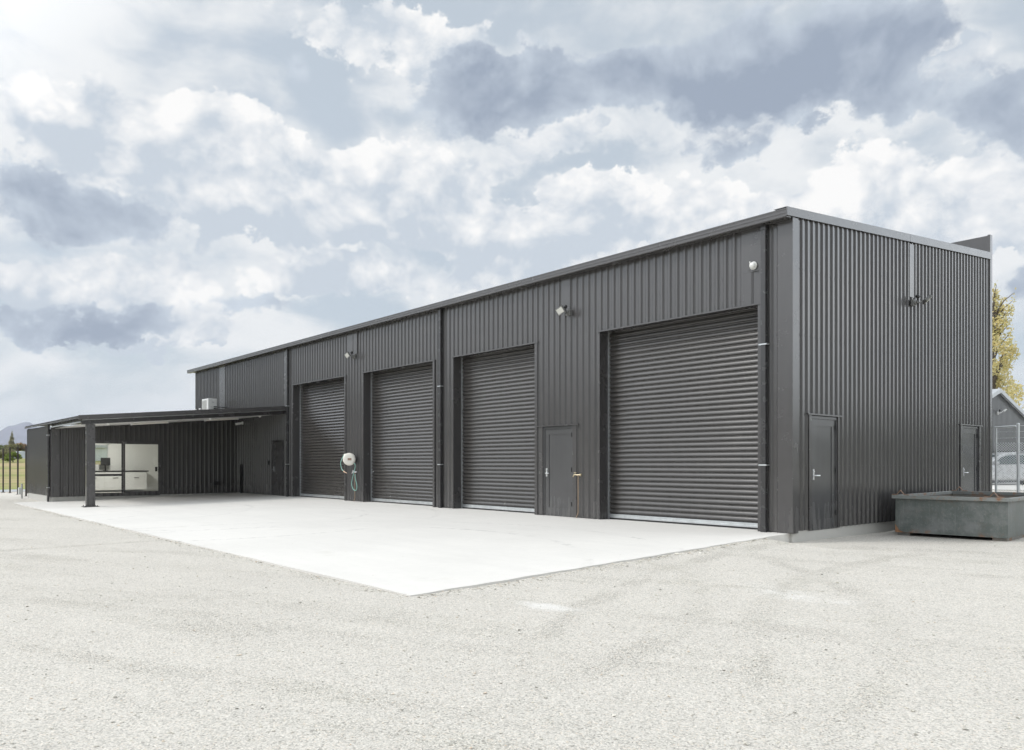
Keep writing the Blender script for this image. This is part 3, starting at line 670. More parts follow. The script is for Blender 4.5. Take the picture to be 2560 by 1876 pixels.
b = MB(); b.lathe([(.062, .03), (.058, .06), (.042, .085), (.0, .10)], 20, (-.745, -.036, 4.905), (0, -1, 0)); b.prism([(-.036-.0, 4.90), (-.10, 4.955), (-.10, 4.985), (-.036, 4.975)], 'x', -.80, -.79); b.build('dome', WHITE, SI)
# hose reel, its hose and tap
HR = thing('hose_reel', (-15.62, -.03, 1.38), 'round cream hose reel with pale green hose on the pier between far doors', 'hose reel')
HC = at(873.5, 1148.5, -.34); hn = Vector((.80, -.60, 0)).normalized()
b = MB(); b.lathe([(0, -.07), (.175, -.07), (.20, -.05), (.205, -.02), (.197, -.012), (.197, .012), (.205, .02), (.20, .05), (.175, .07), (.10, .078), (0, .078)], 32, HC, hn)
hs = HC + Vector((-.60, -.80, 0))*.15 + Vector((0, 0, .17)); b.tube([HC + Vector((-.6, -.8, 0))*.13 + Vector((0, 0, .13)), hs], [.05, .035], 10); reel = b.build('reel_case', CREAM, HR)
b = MB(); e1 = Vector((.60, .80, 0)); o = HC + hn*.079 + e1*.02
b.add([o + e1*x + Vector((0, 0, z)) + hn*d for d in (0, .006) for x, z in ((-.06, -.035), (.06, -.035), (.06, .035), (-.06, .035))], [(4,5,6,7), (0,1,5,4), (1,2,6,5), (2,3,7,6), (3,0,4,7)]); b.build('badge', simple('badge_brown', (.32, .22, .17), .4), reel)
b = MB(); b.box(-15.66, -15.58, -.06, -.03, 1.28, 1.48); b.tube([(-15.62, -.05, 1.44), HC + Vector((.12, .16, .06))], .02, 8); b.tube([(-15.62, -.05, 1.32), HC + Vector((.12, .16, -.06))], .02, 8); b.tube([(-15.62, -.09, 1.28), (-15.62, -.09, 1.48)], .022, 8); b.build('bracket', DARKM, HR)
g = lambda u, v, y: at(u, v, y)
b = MB(); b.tube(smooth_path([hs, g(857, 1144, -.44), g(852.6, 1154, -.44), g(852.5, 1164, -.44), g(855, 1173, -.44), g(859, 1178, -.44)]), .011, 8); b.tube(smooth_path([HC + Vector((.09, .12, -.14)), g(887.5, 1160, -.24), g(888.5, 1167, -.2), g(886, 1178, -.16), g(882, 1194, -.14), g(879.6, 1208, -.13), g(881, 1218, -.12), g(885, 1225, -.12), g(889.5, 1226.5, -.12), g(892.3, 1222, -.12), g(892.4, 1213, -.12), g(890, 1203, -.12), g(888.4, 1193, -.12), g(888.2, 1186, -.12)]), .011, 8); b.build('hose', HOSE, HR)
b = MB(); b.tube([g(859, 1178, -.44), g(861, 1180, -.44), g(864, 1181.5, -.44), g(867.5, 1183.5, -.44)], [.014, .018, .013, .009], 8); b.build('nozzle', simple('pale_nozzle', (.72, .50, .34), .4), HR)
def tap(x, ztap, label, head):
    t = thing('garden_tap', (x, -.05, 0), label, 'garden tap')
    b = MB(); b.tube(smooth_path([(x - .05, -.075, .0), (x - .045, -.07, .03), (x - .005, -.065, .12), (x, -.065, .2), (x, -.065, ztap)], 4), .011, 8); b.build('standpipe', COPPER, t)
    b = MB(); b.tube([(x + .07, -.05, ztap), (x - .03, -.075, ztap), (x - .10, -.095, ztap + .005), (x - .13, -.10, ztap - .05)], [.016, .018, .016, .014], 8); b.box(x + .02, x + .08, -.05, -.034, ztap - .03, ztap + .03); b.build('spout', head, t)
    b = MB(); b.tube([(x - .07, -.09, ztap), (x - .07, -.09, ztap + .05)], .008, 6); b.box(x - .11, x - .03, -.10, -.08, ztap + .045, ztap + .06, bev=.004); b.build('handle', head, t)
    return t
tap(-5.285, .985, 'brass garden tap on a copper standpipe to the right of the front hinged door', BRASS)
tap(-15.60, .965, 'garden tap on a thin standpipe below the round hose reel', ALLOY)
# canopy fittings
def on_soffit(u, v):
    best = None
    for k in range(400):
        Y = -6.9 + k*6.8/400; p = at(u, v, Y); e = abs(p.z - (zr(Y) - .272))
        if best is None or e < best[0]: best = (e, p)
    return best[1]
BT0 = thing('batten_light', (-23.9, -4.1, zr(-4.1) - .272), 'white batten light under the canopy, the one nearer the post', 'batten light', 'batten lights under the canopy')
b = MB(); b.box(-.06, .06, -.62, .62, -.065, -.0, bev=.018); b.v = [(x, y, z + .089*y) for x, y, z in b.v]; b.build('diffuser', CREAM, BT0, True)
for q_ in (-.66, .62):
    b = MB(); b.box(-.065, .065, q_, q_ + .04, -.07, 0); b.v = [(x, y, z + .089*y) for x, y, z in b.v]; b.build('end_cap', WHITE, BT0, True)
copy_tree(BT0, loc=(-23.9, -1.4, zr(-1.4) - .272), label='white batten light under the canopy, the one nearer the roller doors')
for i, (x, y, lb) in enumerate(((-22.3, -5.9, 'small white dome sensor under the canopy right beside the post'), (-22.3, -2.4, 'small white dome sensor under the canopy between the two batten lights'), (-22.3, -.5, 'small white dome sensor under the canopy next to the hinged door'))):
    d = MB(); d.lathe([(0, -.07), (.035, -.062), (.055, -.03), (.06, 0)], 16, (x, y, zr(y) - .272)); tag(d.build('dome_sensor', WHITE), lb, 'sensor', 'dome sensors under the canopy')
CC = thing('security_camera', (-25.2, -.034, 2.95), 'white security camera in the corner beneath the canopy', 'security camera')
b = MB(); b.box(-25.26, -25.14, -.07, -.034, 2.89, 3.01, bev=.01); b.build('bracket', WHITE, CC); b = MB(); b.tube([(-25.2, -.06, 2.95), (-25.22, -.16, 2.93), (-25.28, -.32, 2.90)], [.035, .05, .05], 12); b.build('housing', WHITE, CC)
tag((lambda b: (b.box(-25.40, -25.26, -.075, -.03, .0, 1.20, bev=.006), b.build('conduit_cover', DARKM))[1])(MB()), 'tall dark conduit cover low on the wall in the canopy corner', 'conduit cover')
tag((lambda b: (b.box(-25.87, -25.80, -1.05, -.82, .33, .50, bev=.012), b.build('power_outlet', DARKM))[1])(MB()), 'black weatherproof power outlet low on the office side wall', 'power outlet')
tag((lambda b: (b.box(-22.62, -22.50, -.07, -.03, 1.18, 1.36, bev=.01), b.build('light_switch', DARKM))[1])(MB()), 'black weatherproof switch left of the hinged door under the canopy', 'light switch')
# outdoor unit on the office roof
ACZ = zr(-.55) - .02
AC = thing('air_conditioner', (-27.45, -.55, ACZ), 'white air conditioner outdoor unit standing on the office roof', 'air conditioner')
ax0, ax1, ay0, ay1, az0, az1 = -27.95, -27.15, -.80, -.42, ACZ + .09, ACZ + .72
b = MB(); b.box(ax0, ax1, ay0, ay1, az0, az1, bev=.02); cab = b.build('casing', WHITE, AC)
b = MB()
for k in range(15): b.box(ax0 + .06, ax1 - .22, ay0 - .014, ay0 - .004, az0 + .07 + k*.034, az0 + .085 + k*.034)
b.build('fan_grille', simple('grey_plastic', (.55, .55, .53), .5), cab)
b = MB(); b.box(ax1 - .002, ax1 + .006, ay0 + .10, ay1 - .08, az0 + .10, az0 + .30); b.build('service_cover', simple('pale_grey_plastic', (.66, .66, .64), .5), cab)
b = MB(); b.box(ax1 - .002, ax1 + .005, ay0 + .16, ay1 - .12, az0 + .46, az0 + .485); b.build('badge', simple('grey_badge', (.4, .4, .4), .4), cab)
for y in (ay0 + .04, ay1 - .06):
    b = MB(); b.box(ax0 + .05, ax1 - .05, y, y + .04, ACZ, az0); b.build('foot_rail', GALV, AC)
b = MB(); b.tube(smooth_path([(ax1, -.55, az0 + .2), (ax1 + .12, -.5, az0 + .18), (ax1 + .3, -.1, az0 + .05), (ax1 + .32, -.06, ACZ - .02)]), .028, 8); b.tube(smooth_path([(ax1, -.55, az0 + .28), (ax1 + .18, -.4, az0 + .26), (ax1 + .42, -.06, az0 + .2), (ax1 + .42, -.05, ACZ)]), .022, 8); b.build('pipe_run', DARKM, AC)
for i, (u, lb) in enumerate(((489.5, 'short white vent pipe at the far left end of the upper wall'), (501, 'short white vent pipe right next to the air conditioner'))):
    p = at(u, 1022, -.6); d = MB(); zb_ = zr(-.6) - .02
    d.tube([(p.x, -.6, zb_), (p.x, -.6, zb_ + .32)], .045, 10); d.lathe([(.06, 0), (.06, .05), (.0, .07)], 12, (p.x, -.6, zb_ + .32)); tag(d.build('vent_pipe', WHITE), lb, 'vent pipe', 'vent pipes on the office roof')
UP = thing('meter_box', (-30.85, -7.2, gz(-30.8, -7.2)), 'small pale meter box on a stub pipe beside the office corner', 'meter box')
b = MB(); z0 = gz(-30.8, -7.2); b.tube([(-30.85, -7.2, z0 - .1), (-30.85, -7.2, z0 + .62)], .035, 8); b.build('stub_pipe', simple('grey_pvc', (.5, .5, .48), .5), UP); b = MB(); b.box(-30.98, -30.80, -7.32, -7.20, z0 + .18, z0 + .46, bev=.015); b.build('cabinet', simple('pale_box', (.66, .68, .66), .5), UP)
# ------------------------------------------------------------------ skip bin
GREEN = bin_mat('scuffed_green_steel', (.100, .116, .107), (.195, .203, .198), .6, .6)
RIMM = bin_mat('worn_rim_steel', (.20, .215, .205), (.25, .26, .25), .9, .5)
INNER = bin_mat('rusty_bin_interior', (.16, .155, .14), (.22, .18, .14), 1.0, .6)
BN = thing('skip_bin', (.46, 3.08, gz(1.4, 4.4) - .005), 'open scuffed green steel skip bin with rusty rim beside the end wall', 'skip bin', rz=math.radians(3.5))
BW, BL, BH = 1.95, 3.35, .79
b = MB()
b.box(0, BW, 0, .012, .06, BH); b.box(0, BW, BL - .012, BL, .06, BH); b.box(0, .012, .012, BL - .012, .06, BH); b.box(BW - .012, BW, .012, BL - .012, .06, BH)
body = b.build('body', GREEN, BN, True)
b = MB(); b.box(.014, BW - .014, .014, BL - .014, .07, .085)
b.box(.013, .020, .02, BL - .02, .085, BH - .01); b.box(BW - .020, BW - .013, .02, BL - .02, .085, BH - .01); b.box(.02, BW - .02, .013, .020, .085, BH - .01); b.box(.02, BW - .02, BL - .020, BL - .013, .085, BH - .01); b.build('interior', INNER, body, True)
b = MB(); o = .055
b.box(-o, BW + o, -o, .03, BH - .065, BH + .004, bev=.006); b.box(-o, BW + o, BL - .03, BL + o, BH - .065, BH + .004, bev=.006); b.box(-o, .03, .031, BL - .031, BH - .063, BH + .002, bev=.006); b.box(BW - .03, BW + o, .031, BL - .031, BH - .063, BH + .002, bev=.006); b.build('rim', RIMM, BN, True)
RUST = simple('rusted_steel', (.24, .15, .10), .8, var=.35, scale=14)
for x, y in ((.10, -.012), (BW - .22, -.012), (.16, BL), (BW - .2, BL)):
    b = MB(); pth = [(x - .16, y, BH + .012), (x - .07, y, BH + .015), (x, y, BH + .10), (x + .07, y, BH + .015), (x + .16, y, BH + .012)]
    for p, q in zip(pth, pth[1:]): b.hexa([(p[0], y - .02, p[2] - .008), (q[0], y - .02, q[2] - .008), (p[0], y + .02, p[2] - .008), (q[0], y + .02, q[2] - .008), (p[0], y - .02, p[2] + .008), (q[0], y - .02, q[2] + .008), (p[0], y + .02, p[2] + .008), (q[0], y + .02, q[2] + .008)])
    b.build('lifting_lug', RUST, BN, True)
for x in (.02, BW - .26):
    b = MB(); b.box(x, x + .24, .04, BL - .04, .0, .06); b.build('skid', INNER, BN, True)
b = MB(); b.add([(-.003, -.006, .058), (.17, -.006, .058), (.07, -.006, .10), (-.003, -.006, .22)], [(0, 1, 2, 3)]); b.add([(-.006, -.003, .058), (-.006, .2, .058), (-.006, .08, .10), (-.006, -.003, .22)], [(3, 2, 1, 0)]); b.build('corner_gusset', simple('orange_rust', (.28, .15, .08), .9, var=.4, scale=18), body, True)
# ------------------------------------------------------------------ mesh gate and fence by the rear corner
FP = simple('galvanised_pipe', (.62, .64, .65), .45, metal=.4, var=.08)
WIRE = simple('galvanised_wire', (.70, .72, .73), .45, metal=.3, var=.05)
def chainlink(b, x0, x1, y, z0, z1, s=.062, r=.0040):
    k = int((x1-x0+z1-z0)/s) + 2; h = z1 - z0
    for i in range(-int(h/s) - 1, k):
        for sg in (1, -1):
            a = x0 + i*s if sg > 0 else x0 + i*s
            # x = a + t (sg>0) or a + h - t, z = z0 + t
            t0, t1 = 0, h
            if sg > 0: t0, t1 = max(0, x0 - a), min(h, x1 - a)
            else: t0, t1 = max(0, a + h - x1), min(h, a + h - x0)
            if t1 - t0 < .01: continue
            f = (lambda t: (a + t, y, z0 + t)) if sg > 0 else (lambda t: (a + h - t, y + .004, z0 + t))
            b.tube([f(t0), f(t1)], r, 4, caps=False)
GY = 10.2; gx0 = at(2490.5, 1100, GY).x; gx1 = at(2546, 1100, GY).x; g0 = gz(gx0, GY)
GT = thing('mesh_gate', (gx0, GY, g0), 'narrow chain link gate of galvanised pipe next to the rear corner of the building', 'gate')
b = MB(); b.tube([(gx0, GY, g0 - .0), (gx0, GY, 2.205)], .030, 10); b.tube([(gx0 - .03, GY, 2.195), (gx1 - .05, GY, 2.215)], .026, 10); b.tube([(gx0, GY, .02), (gx1 - .05, GY, .02)], .02, 8); b.build('pipe_frame', FP, GT)
b = MB(); chainlink(b, gx0 + .03, gx1 - .04, GY + .01, .03, 1.79); b.build('wire_mesh', WIRE, GT)
b = MB()
for z in (1.91, 2.07): b.tube([(gx0 + .03, GY, z), (gx1 - .03, GY, z + .004)], .0035, 4); [b.tube([(gx0 + .1 + .14*k, GY - .012, z - .014), (gx0 + .112 + .14*k, GY + .012, z + .016)], .003, 3) for k in range(int((gx1-gx0)/.14))]
b.build('barbed_wire', WIRE, GT)
CF = thing('chain_link_fence', (gx1, GY, g0), 'chain link fence of galvanised posts running off to the right of the mesh gate', 'fence')
for k in range(2):
    x = gx1 + k*2.6; b = MB(); b.tube([(x, GY, g0 - .1), (x, GY, 2.26)], .034, 12); b.lathe([(.040, 0), (.040, .03), (.0, .045)], 12, (x, GY, 2.25)); b.build('post', FP, CF)
b = MB(); b.tube([(gx1, GY, 1.53), (gx1 + 2.6, GY, 1.53)], .022, 8); b.lathe([(.045, -.03), (.045, .03)], 12, (gx1, GY, 1.53)); b.build('rail', FP, CF)
b = MB(); chainlink(b, gx1 + .03, gx1 + 2.55, GY + .01, .0, 1.79); b.build('wire_mesh', WIRE, CF)
b = MB(); [b.tube([(gx1, GY, z), (gx1 + 2.6, GY, z)], .0035, 4) for z in (1.91, 2.07, 2.22)]; b.build('barbed_wire', WIRE, CF)
# ------------------------------------------------------------------ neighbouring shed
def atx(u, v, X):
    r = (u - 1280)/FL; dx = X - CX
    y = dx*(r*FW[0] - RT[0])/(RT[1] - r*FW[1]); d = dx*FW[0] + y*FW[1]
    return Vector((X, y + CY, CZ + (1159 - v)/FL*d))
SX = -8.9; ap = atx(2491.7, 973.6, SX); sr = atx(2559.8, 1040, SX); sl_ = (ap.z - sr.z)/(sr.y - ap.y); HW = 7.0; ez = ap.z - sl_*HW
NS = thing('neighbour_shed', (SX, ap.y, .135), 'grey ribbed gable shed standing behind the mesh gate', 'shed')
b = MB(); b.ribbed((SX, 0, 0), (0, 1, 0), (1, 0, 0), ap.y - HW, ap.y + HW, .13, lambda a: ap.z - sl_*abs(a - ap.y) - .10, .2, 0); b.box(SX - 14, SX - .01, ap.y - HW, ap.y - HW + .06, .13, ez - .1); b.build('wall', cladding('shed_cladding', (.13, .132, .137)), NS)
b = MB()
for sg in (-1, 1):
    b.hexa([(x, yy, zz + dz) for dz in (-.06, .02) for yy, zz in ((ap.y, ap.z), (ap.y + sg*(HW + .3), ap.z - sl_*(HW + .3))) for x in (SX - 14, SX + .20)])
b.build('roof', simple('pale_roof_steel', (.40, .42, .44), .4), NS)
b = MB()
for sg in (-1, 1): b.hexa([(x, yy, zz + dz) for dz in (-.20, .03) for yy, zz in ((ap.y, ap.z), (ap.y + sg*(HW + .3), ap.z - sl_*(HW + .3))) for x in (SX + .202, SX + .24)])
b.build('barge_board', simple('pale_flashing', (.42, .44, .46), .4), NS)
q = atx(2493, 1033, SX + .03); f4 = floodlight('floodlight', tuple(q), math.radians(90), (.28, -.24, .10), (.25, -.50, -.62), -.25, 'pale floodlight on the gable of the neighbouring shed', WHITE); f4.scale = (1.2,)*3
del f4['group']
# ------------------------------------------------------------------ parked car behind the fence
SILVER = simple('silver_car_paint', (.56, .57, .58), .28, metal=.3, var=.03)
CARG = simple('tinted_car_glass', (.10, .125, .13), .08, var=.02)
TYRE = simple('tyre_rubber', (.02, .02, .02), .8)
def loft(b, secs, m=0, smooth=True):
    n = len(secs[0]); vs = [p for s_ in secs for p in s_]
    b.add(vs, [(i*n + k, i*n + (k+1) % n, (i+1)*n + (k+1) % n, (i+1)*n + k) for i in range(len(secs)-1) for k in range(n)], m, smooth)
    b.add(vs, [tuple(range(n))[::-1], tuple(range((len(secs)-1)*n, len(secs)*n))], m)
def car_sec(x, w, z0, z1, r=.12):
    out = []
    for cx, cz, a0 in ((w - r, z1 - r, 0), (-w + r, z1 - r, 90), (-w + r, z0 + r, 180), (w - r, z0 + r, 270)):
        for k in range(4): a = math.radians(a0 + 30*k); out.append((x, cx + r*math.cos(a), cz + r*math.sin(a)))
    return out
def make_car(loc, rz):
    t = thing('parked_car', loc, 'silver estate car parked behind the chain link gate', 'car', rz=rz)
    b = MB(); loft(b, [car_sec(*s) for s in ((2.30, .70, .34, .72), (2.22, .84, .26, .86), (1.5, .92, .22, 1.00), (.7, .93, .22, 1.06), (-1.2, .93, .22, 1.08), (-2.1, .90, .24, 1.06), (-2.32, .80, .34, .95))]); body = b.build('body', SILVER, t, True)
    b = MB(); loft(b, [car_sec(x, w, 1.02, z, .10) for x, w, z in ((.95, .80, 1.23), (.45, .76, 1.58), (.05, .73, 1.70), (-.9, .73, 1.73), (-1.7, .72, 1.69), (-2.12, .74, 1.40))]); b.build('roof', SILVER, body, True)
    for sg in (-1, 1):
        for nm, q in (('side_window', [(.80, 1.09), (.36, 1.50), (-.28, 1.56), (-.28, 1.09)]), ('side_window', [(-.36, 1.09), (-.36, 1.56), (-1.15, 1.56), (-1.15, 1.09)]), ('side_window', [(-1.23, 1.09), (-1.23, 1.56), (-1.66, 1.52), (-1.95, 1.12)])):
            b = MB(); b.add([(x, sg*(.812 - .10*(z - 1.09)/.5 + (.018 if z < 1.2 else .014)), z) for x, z in q] + [(x, sg*.6, z) for x, z in q], [(0, 1, 2, 3), (0, 4, 5, 1), (1, 5, 6, 2), (2, 6, 7, 3), (3, 7, 4, 0)]); b.build(nm, CARG, t, True)
        b = MB(); b.tube([(.2, sg*.66, 1.76), (-1.6, sg*.66, 1.77)], .018, 8); b.build('roof_rail', DARKM, t, True)
        b = MB(); b.box(.66, .86, sg*.92, sg*1.08, 1.08, 1.22, bev=.03); b.build('wing_mirror', SILVER, t, True)
        b = MB(); b.box(2.05, 2.29, sg*.56, sg*.82, .70, .82, bev=.03); b.build('headlight', LENS, t, True)
        b = MB(); b.box(-2.33, -2.15, sg*.70, sg*.90, .78, 1.02, bev=.03); b.build('tail_light', simple('red_lens', (.35, .02, .02), .2), t, True)
        for nm, x in (('door', .25), ('door', -.75)):
            b = MB(); b.box(x - .50, x + .46, sg*.925, sg*.94, .34, 1.03, bev=.012); d = b.build(nm, SILVER, t, True)
            b = MB(); b.box(x - .42, x - .25, sg*.945, sg*.965, .88, .91, bev=.008); b.build('handle', SILVER, d, True)
        for x in (1.42, -1.38):
            b = MB(); b.lathe([(.20, -.11), (.31, -.11), (.345, -.07), (.345, .07), (.31, .11), (.20, .11)], 28, (x, sg*.86, .345), (0, 1, 0)); w = b.build('wheel', TYRE, t, True)
            b = MB(); b.lathe([(0, .08), (.06, .09), (.08, .06), (.20, .07), (.21, .105)], 20, (x, sg*.86, .345), (0, sg, 0)); b.build('rim', ALLOY, w, True)
    b = MB(); b.add([(.985, -.72, 1.14), (.985, .72, 1.14), (.50, .66, 1.57), (.50, -.66, 1.57)], [(0, 1, 2, 3)]); b.build('windscreen', CARG, t, True)
    return t
cu, cd = 2508, 41.5; lat = (cu - 1280)/FL*cd
make_car((CX + FW[0]*cd + RT[0]*lat, CY + FW[1]*cd + RT[1]*lat, .137), math.atan2(RT[1], RT[0]) + math.pi - .12)
# ------------------------------------------------------------------ gate posts, trees and the far side of the pasture
POST = simple('dark_brown_steel', (.035, .027, .025), .5)
PL = [(-33.8, -6.6), (-36.0, -6.6), (-38.3, -6.6), (-40.5, -6.6)]
PN = ('dark steel fence post nearest the office wing', 'second dark steel fence post out from the office wing', 'third dark steel fence post out from the office wing', 'dark steel fence post farthest left, at the edge of the photo')
def fpost(x, y):
    t = thing('fence_post', (x, y, gz(x, y)), PN[0], 'fence post', 'row of bare fence posts at the yard entrance')
    b = MB(); b.box(-.032, .032, -.032, .032, -.1, 2.24, bev=.004); b.box(-.037, .037, -.037, .037, 2.24, 2.26, bev=.004); b.build('shaft', POST, t, True)
    b = MB(); b.box(-.08, .08, -.08, .08, -.02, .012); b.build('base_plate', POST, t, True); return t
p0 = fpost(*PL[0])
for (x, y), lb in zip(PL[1:], PN[1:]): copy_tree(p0, loc=(x, y, gz(x, y)), label=lb)
BARK = simple('bark', (.13, .11, .09), .9, var=.3, scale=12)
def crown(b, rnd, clumps, leaves, size):
    """leaf-sized faces gathered in clumps; clumps: (x, y, z, rx, rz)"""
    wts = [c[3]*c[3]*c[4] for c in clumps]; tot = sum(wts)
    for c, w in zip(clumps, wts):
        for _ in range(int(leaves*w/tot)):
            while True:
                p = Vector((rnd.uniform(-1, 1), rnd.uniform(-1, 1), rnd.uniform(-1, 1)))
                if p.length < 1: break
            p *= .55 + .45*rnd.random()**.5
            o = Vector((c[0] + p.x*c[3], c[1] + p.y*c[3], c[2] + p.z*c[4]))
            u = Vector((rnd.gauss(0, 1), rnd.gauss(0, 1), rnd.gauss(0, 1))).normalized(); w_ = u.orthogonal().normalized(); s = size*rnd.uniform(.6, 1.3)
            b.add([o - u*s, o + w_*s*.55, o + u*s, o - w_*s*.55], [(0, 1, 2, 3)])
def tree(name, loc, h, trunk_r, clumps, leaves, size, lm, label, group=None, seed=1, cat='tree'):
    t = thing(name, loc, label, cat, group); rnd = random.Random(seed)
    b = MB(); b.tube([(0, 0, -.2), (.05*h/10, 0, h*.3), (-.04*h/10, .03, h*.6), (0, 0, h*.92)], [trunk_r, trunk_r*.8, trunk_r*.5, trunk_r*.1], 8)
    for c in clumps:
        z0 = max(h*.12, c[2] - c[4]*.9 - .08*h); b.tube([(0, 0, z0), (c[0]*.5, c[1]*.5, (z0 + c[2])*.5 + .02*h), (c[0], c[1], c[2])], [trunk_r*.32, trunk_r*.2, trunk_r*.06], 5, caps=False)
    b.build('trunk', BARK, t, True)
    b = MB(); crown(b, rnd, clumps, leaves, size); b.build('crown', lm, t, True)
    return t
YEL = leaf_mat('autumn_leaves', (.54, .51, .25), (.76, .69, .38), (.68, .56, .27))
GRN = leaf_mat('green_leaves', (.11, .14, .06), (.20, .22, .10))
OLV = leaf_mat('olive_leaves', (.16, .165, .08), (.28, .26, .13))
RUS = leaf_mat('rusty_leaves', (.22, .13, .06), (.32, .22, .10))
rnd = random.Random(4); cl = []
for k in range(60):
    z = 2.2 + 12.0*(k/59)**.95; wd = 2.75*(1 - ((z - 5.2)/9.6)**2 if z > 5.2 else .72 + .1*z/5.2*2.8) if z < 14.6 else .4
    wd = max(.35, wd); a = rnd.uniform(0, 6.28); r = wd*rnd.uniform(.15, .95)
    cl.append((r*math.cos(a), r*math.sin(a), z, rnd.uniform(.42, .85)*(.55 + .45*wd/2.5), rnd.uniform(.6, 1.15)))
for dx, zt in ((.15, 15.0), (1.35, 14.2), (-.8, 13.6)):
    for k in range(5): cl.append((dx*(.7 + .3*k/4), .2, zt - 2.6 + k*.6, .40 - .06*k, .55))
tcd = 60.; tl = (2484 - 1280)/FL*tcd
tree('poplar_tree', (CX + FW[0]*tcd + RT[0]*tl, CY + FW[1]*tcd + RT[1]*tl, .1), 15.0, .22, cl, 7000, .11, YEL, 'tall poplar tree with thinning yellow green leaves behind the grey shed', seed=5)
def bush(name, u, v_top, d, w, lm, label, seed, h=None, n=900, size=.22, cat='tree', group='trees beyond the pasture'):
    lat = (u - 1280)/FL*d; x, y = CX + FW[0]*d + RT[0]*lat, CY + FW[1]*d + RT[1]*lat; z0 = fz_(x, y); h = CZ + (1159 - v_top)/FL*d - z0
    r = random.Random(seed); c = []
    for k in range(9): zz = h*r.uniform(.28, .86); ww = w*(1 - (zz/h - .4)**2*1.6); a = r.uniform(0, 6.28); q = ww*r.uniform(.1, .75); c.append((q*math.cos(a), q*math.sin(a), zz, w*r.uniform(.28, .5), h*r.uniform(.12, .2)))
    return tree(name, (x, y, z0), h, max(.08, h*.02), c, n, size, lm, label, group, seed, cat)
TL = ((-6, 1114, OLV, 'olive tree at the very left edge beyond the glasshouse'), (8, 1112, GRN, 'green tree beyond the glasshouse left of the thin topped tree'), (20, 1113, RUS, 'russet tree beyond the glasshouse just left of the thin topped tree'),
      (35, 1110, OLV, 'olive tree beyond the glasshouse below the thin topped tree'), (48, 1108, RUS, 'russet tree beyond the glasshouse right of the thin topped tree'), (61, 1107, GRN, 'green tree beyond the glasshouse nearest the office wing'))
for i, (u, vt, lm, lb) in enumerate(TL): bush('leafy_tree', u, vt, 285 + 5*(i % 3), 7.5, lm, lb, 11 + i, n=1300, size=.42)
bush('leafy_bush', 33, 1131, 110, 1.5, leaf_mat('bright_green_leaves', (.14, .20, .04), (.25, .30, .08)), 'bright green bush at the top of the pasture', 15, cat='bush', group=None, size=.16)
bush('leafy_bush', 6, 1127, 118, 1.8, OLV, 'olive bush at the top of the pasture by the left edge of the photo', 16, cat='bush', group=None, size=.18)
x, y = far_pt(30, 300); z0 = fz_(x, y); h = CZ + (1159 - 1081)/FL*300 - z0
r = random.Random(31); tree('poplar_tree', (x, y, z0), h, .2, [(r.uniform(-.7, .7)*(1.1 - k/17), r.uniform(-.7, .7)*(1.1 - k/17), h*(.25 + .74*k/16), (1.5 - 1.2*k/16), .8) for k in range(17)], 1500, .30, leaf_mat('grey_green_leaves', (.26, .26, .18), (.38, .36, .25)), 'tall thin topped tree standing against the mountain', seed=17)  # leaf colour lightened to carry the haze of distance
for i, (u, lm, vt) in enumerate(((238, GRN, 1108), (247, OLV, 1109), (258, RUS, 1107), (268, YEL, 1109))):
    bush('leafy_tree', u, vt, 150, 3.0, lm, ('dark green tree', 'olive tree', 'russet tree', 'yellow tree')[i] + ' glimpsed through the far office window', 20 + i)
# glasshouse and cottage
x, y = far_pt(20, 240); z0 = fz_(x, y) - .1
GH = thing('glasshouse', (x, y, z0), 'long pale glasshouse at the far side of the pasture', 'glasshouse')
GLZ = simple('pale_glasshouse_panes', (.48, .54, .60), .25, var=.12, scale=.4)
b = MB(); b.box(x - 6, x + 6, y - 44, y + 14, z0, z0 + 1.9); b.build('wall', GLZ, GH)
b = MB()
for k in range(8): yy = y - 44 + k*7.25; b.prism([(yy, z0 + 1.9), (yy + 7.24, z0 + 1.9), (yy + 3.62, z0 + 2.75)], 'x', x - 6.05, x + 6.05)
b.build('roof', GLZ, GH)
b = MB(); [b.box(x + 6.0, x + 6.06, y - 44 + k*1.45, y - 43.9 + k*1.45, z0, z0 + 1.9) for k in range(41)]; b.build('glazing_bars', WHITE, GH)
x, y = far_pt(251, 122); z0 = fz_(x, y)
CT = thing('cottage', (x, y, z0), 'small white cottage glimpsed through the far office window', 'cottage')
b = MB(); b.box(x - 3, x + 3, y - 3.4, y + 3.4, z0 - .3, z0 + 1.9); b.build('wall', WHITE, CT)
b = MB(); b.prism([(y - 3.8, z0 + 1.85), (y + 3.8, z0 + 1.85), (y, z0 + 3.0)], 'x', x - 3.3, x + 3.3); b.build('roof', simple('pale_tin_roof', (.6, .6, .6), .5), CT)
# mountain
RIDGE = [(-260, 1140), (-160, 1112), (-80, 1094), (-30, 1086), (0, 1078), (12, 1070), (26, 1066), (42, 1062), (54, 1057.5), (66, 1055.2), (74, 1055.8), (82, 1060), (92, 1067), (104, 1074), (118, 1082), (150, 1096), (200, 1108), (260, 1118), (340, 1130), (460, 1142), (620, 1150)]
MD = 6200.
HILL = simple('haze_tinted_hillside', (.15, .15, .185), .95, var=.22, scale=.004)  # base colour tinted blue-violet, adding painted haze to the air volume
def ridge_h(u):
    for (a, va), (c, vc) in zip(RIDGE, RIDGE[1:]):
        if a <= u <= c: t = (u-a)/(c-a); return (1159 - (va + (vc-va)*t))/FL
    return 0
rnd = random.Random(8); rows = []
us = [RIDGE[0][0] + k*4.0 for k in range(221)]
nz = [0.0]
for k in range(220): nz.append(nz[-1]*.75 + rnd.uniform(-1, 1))
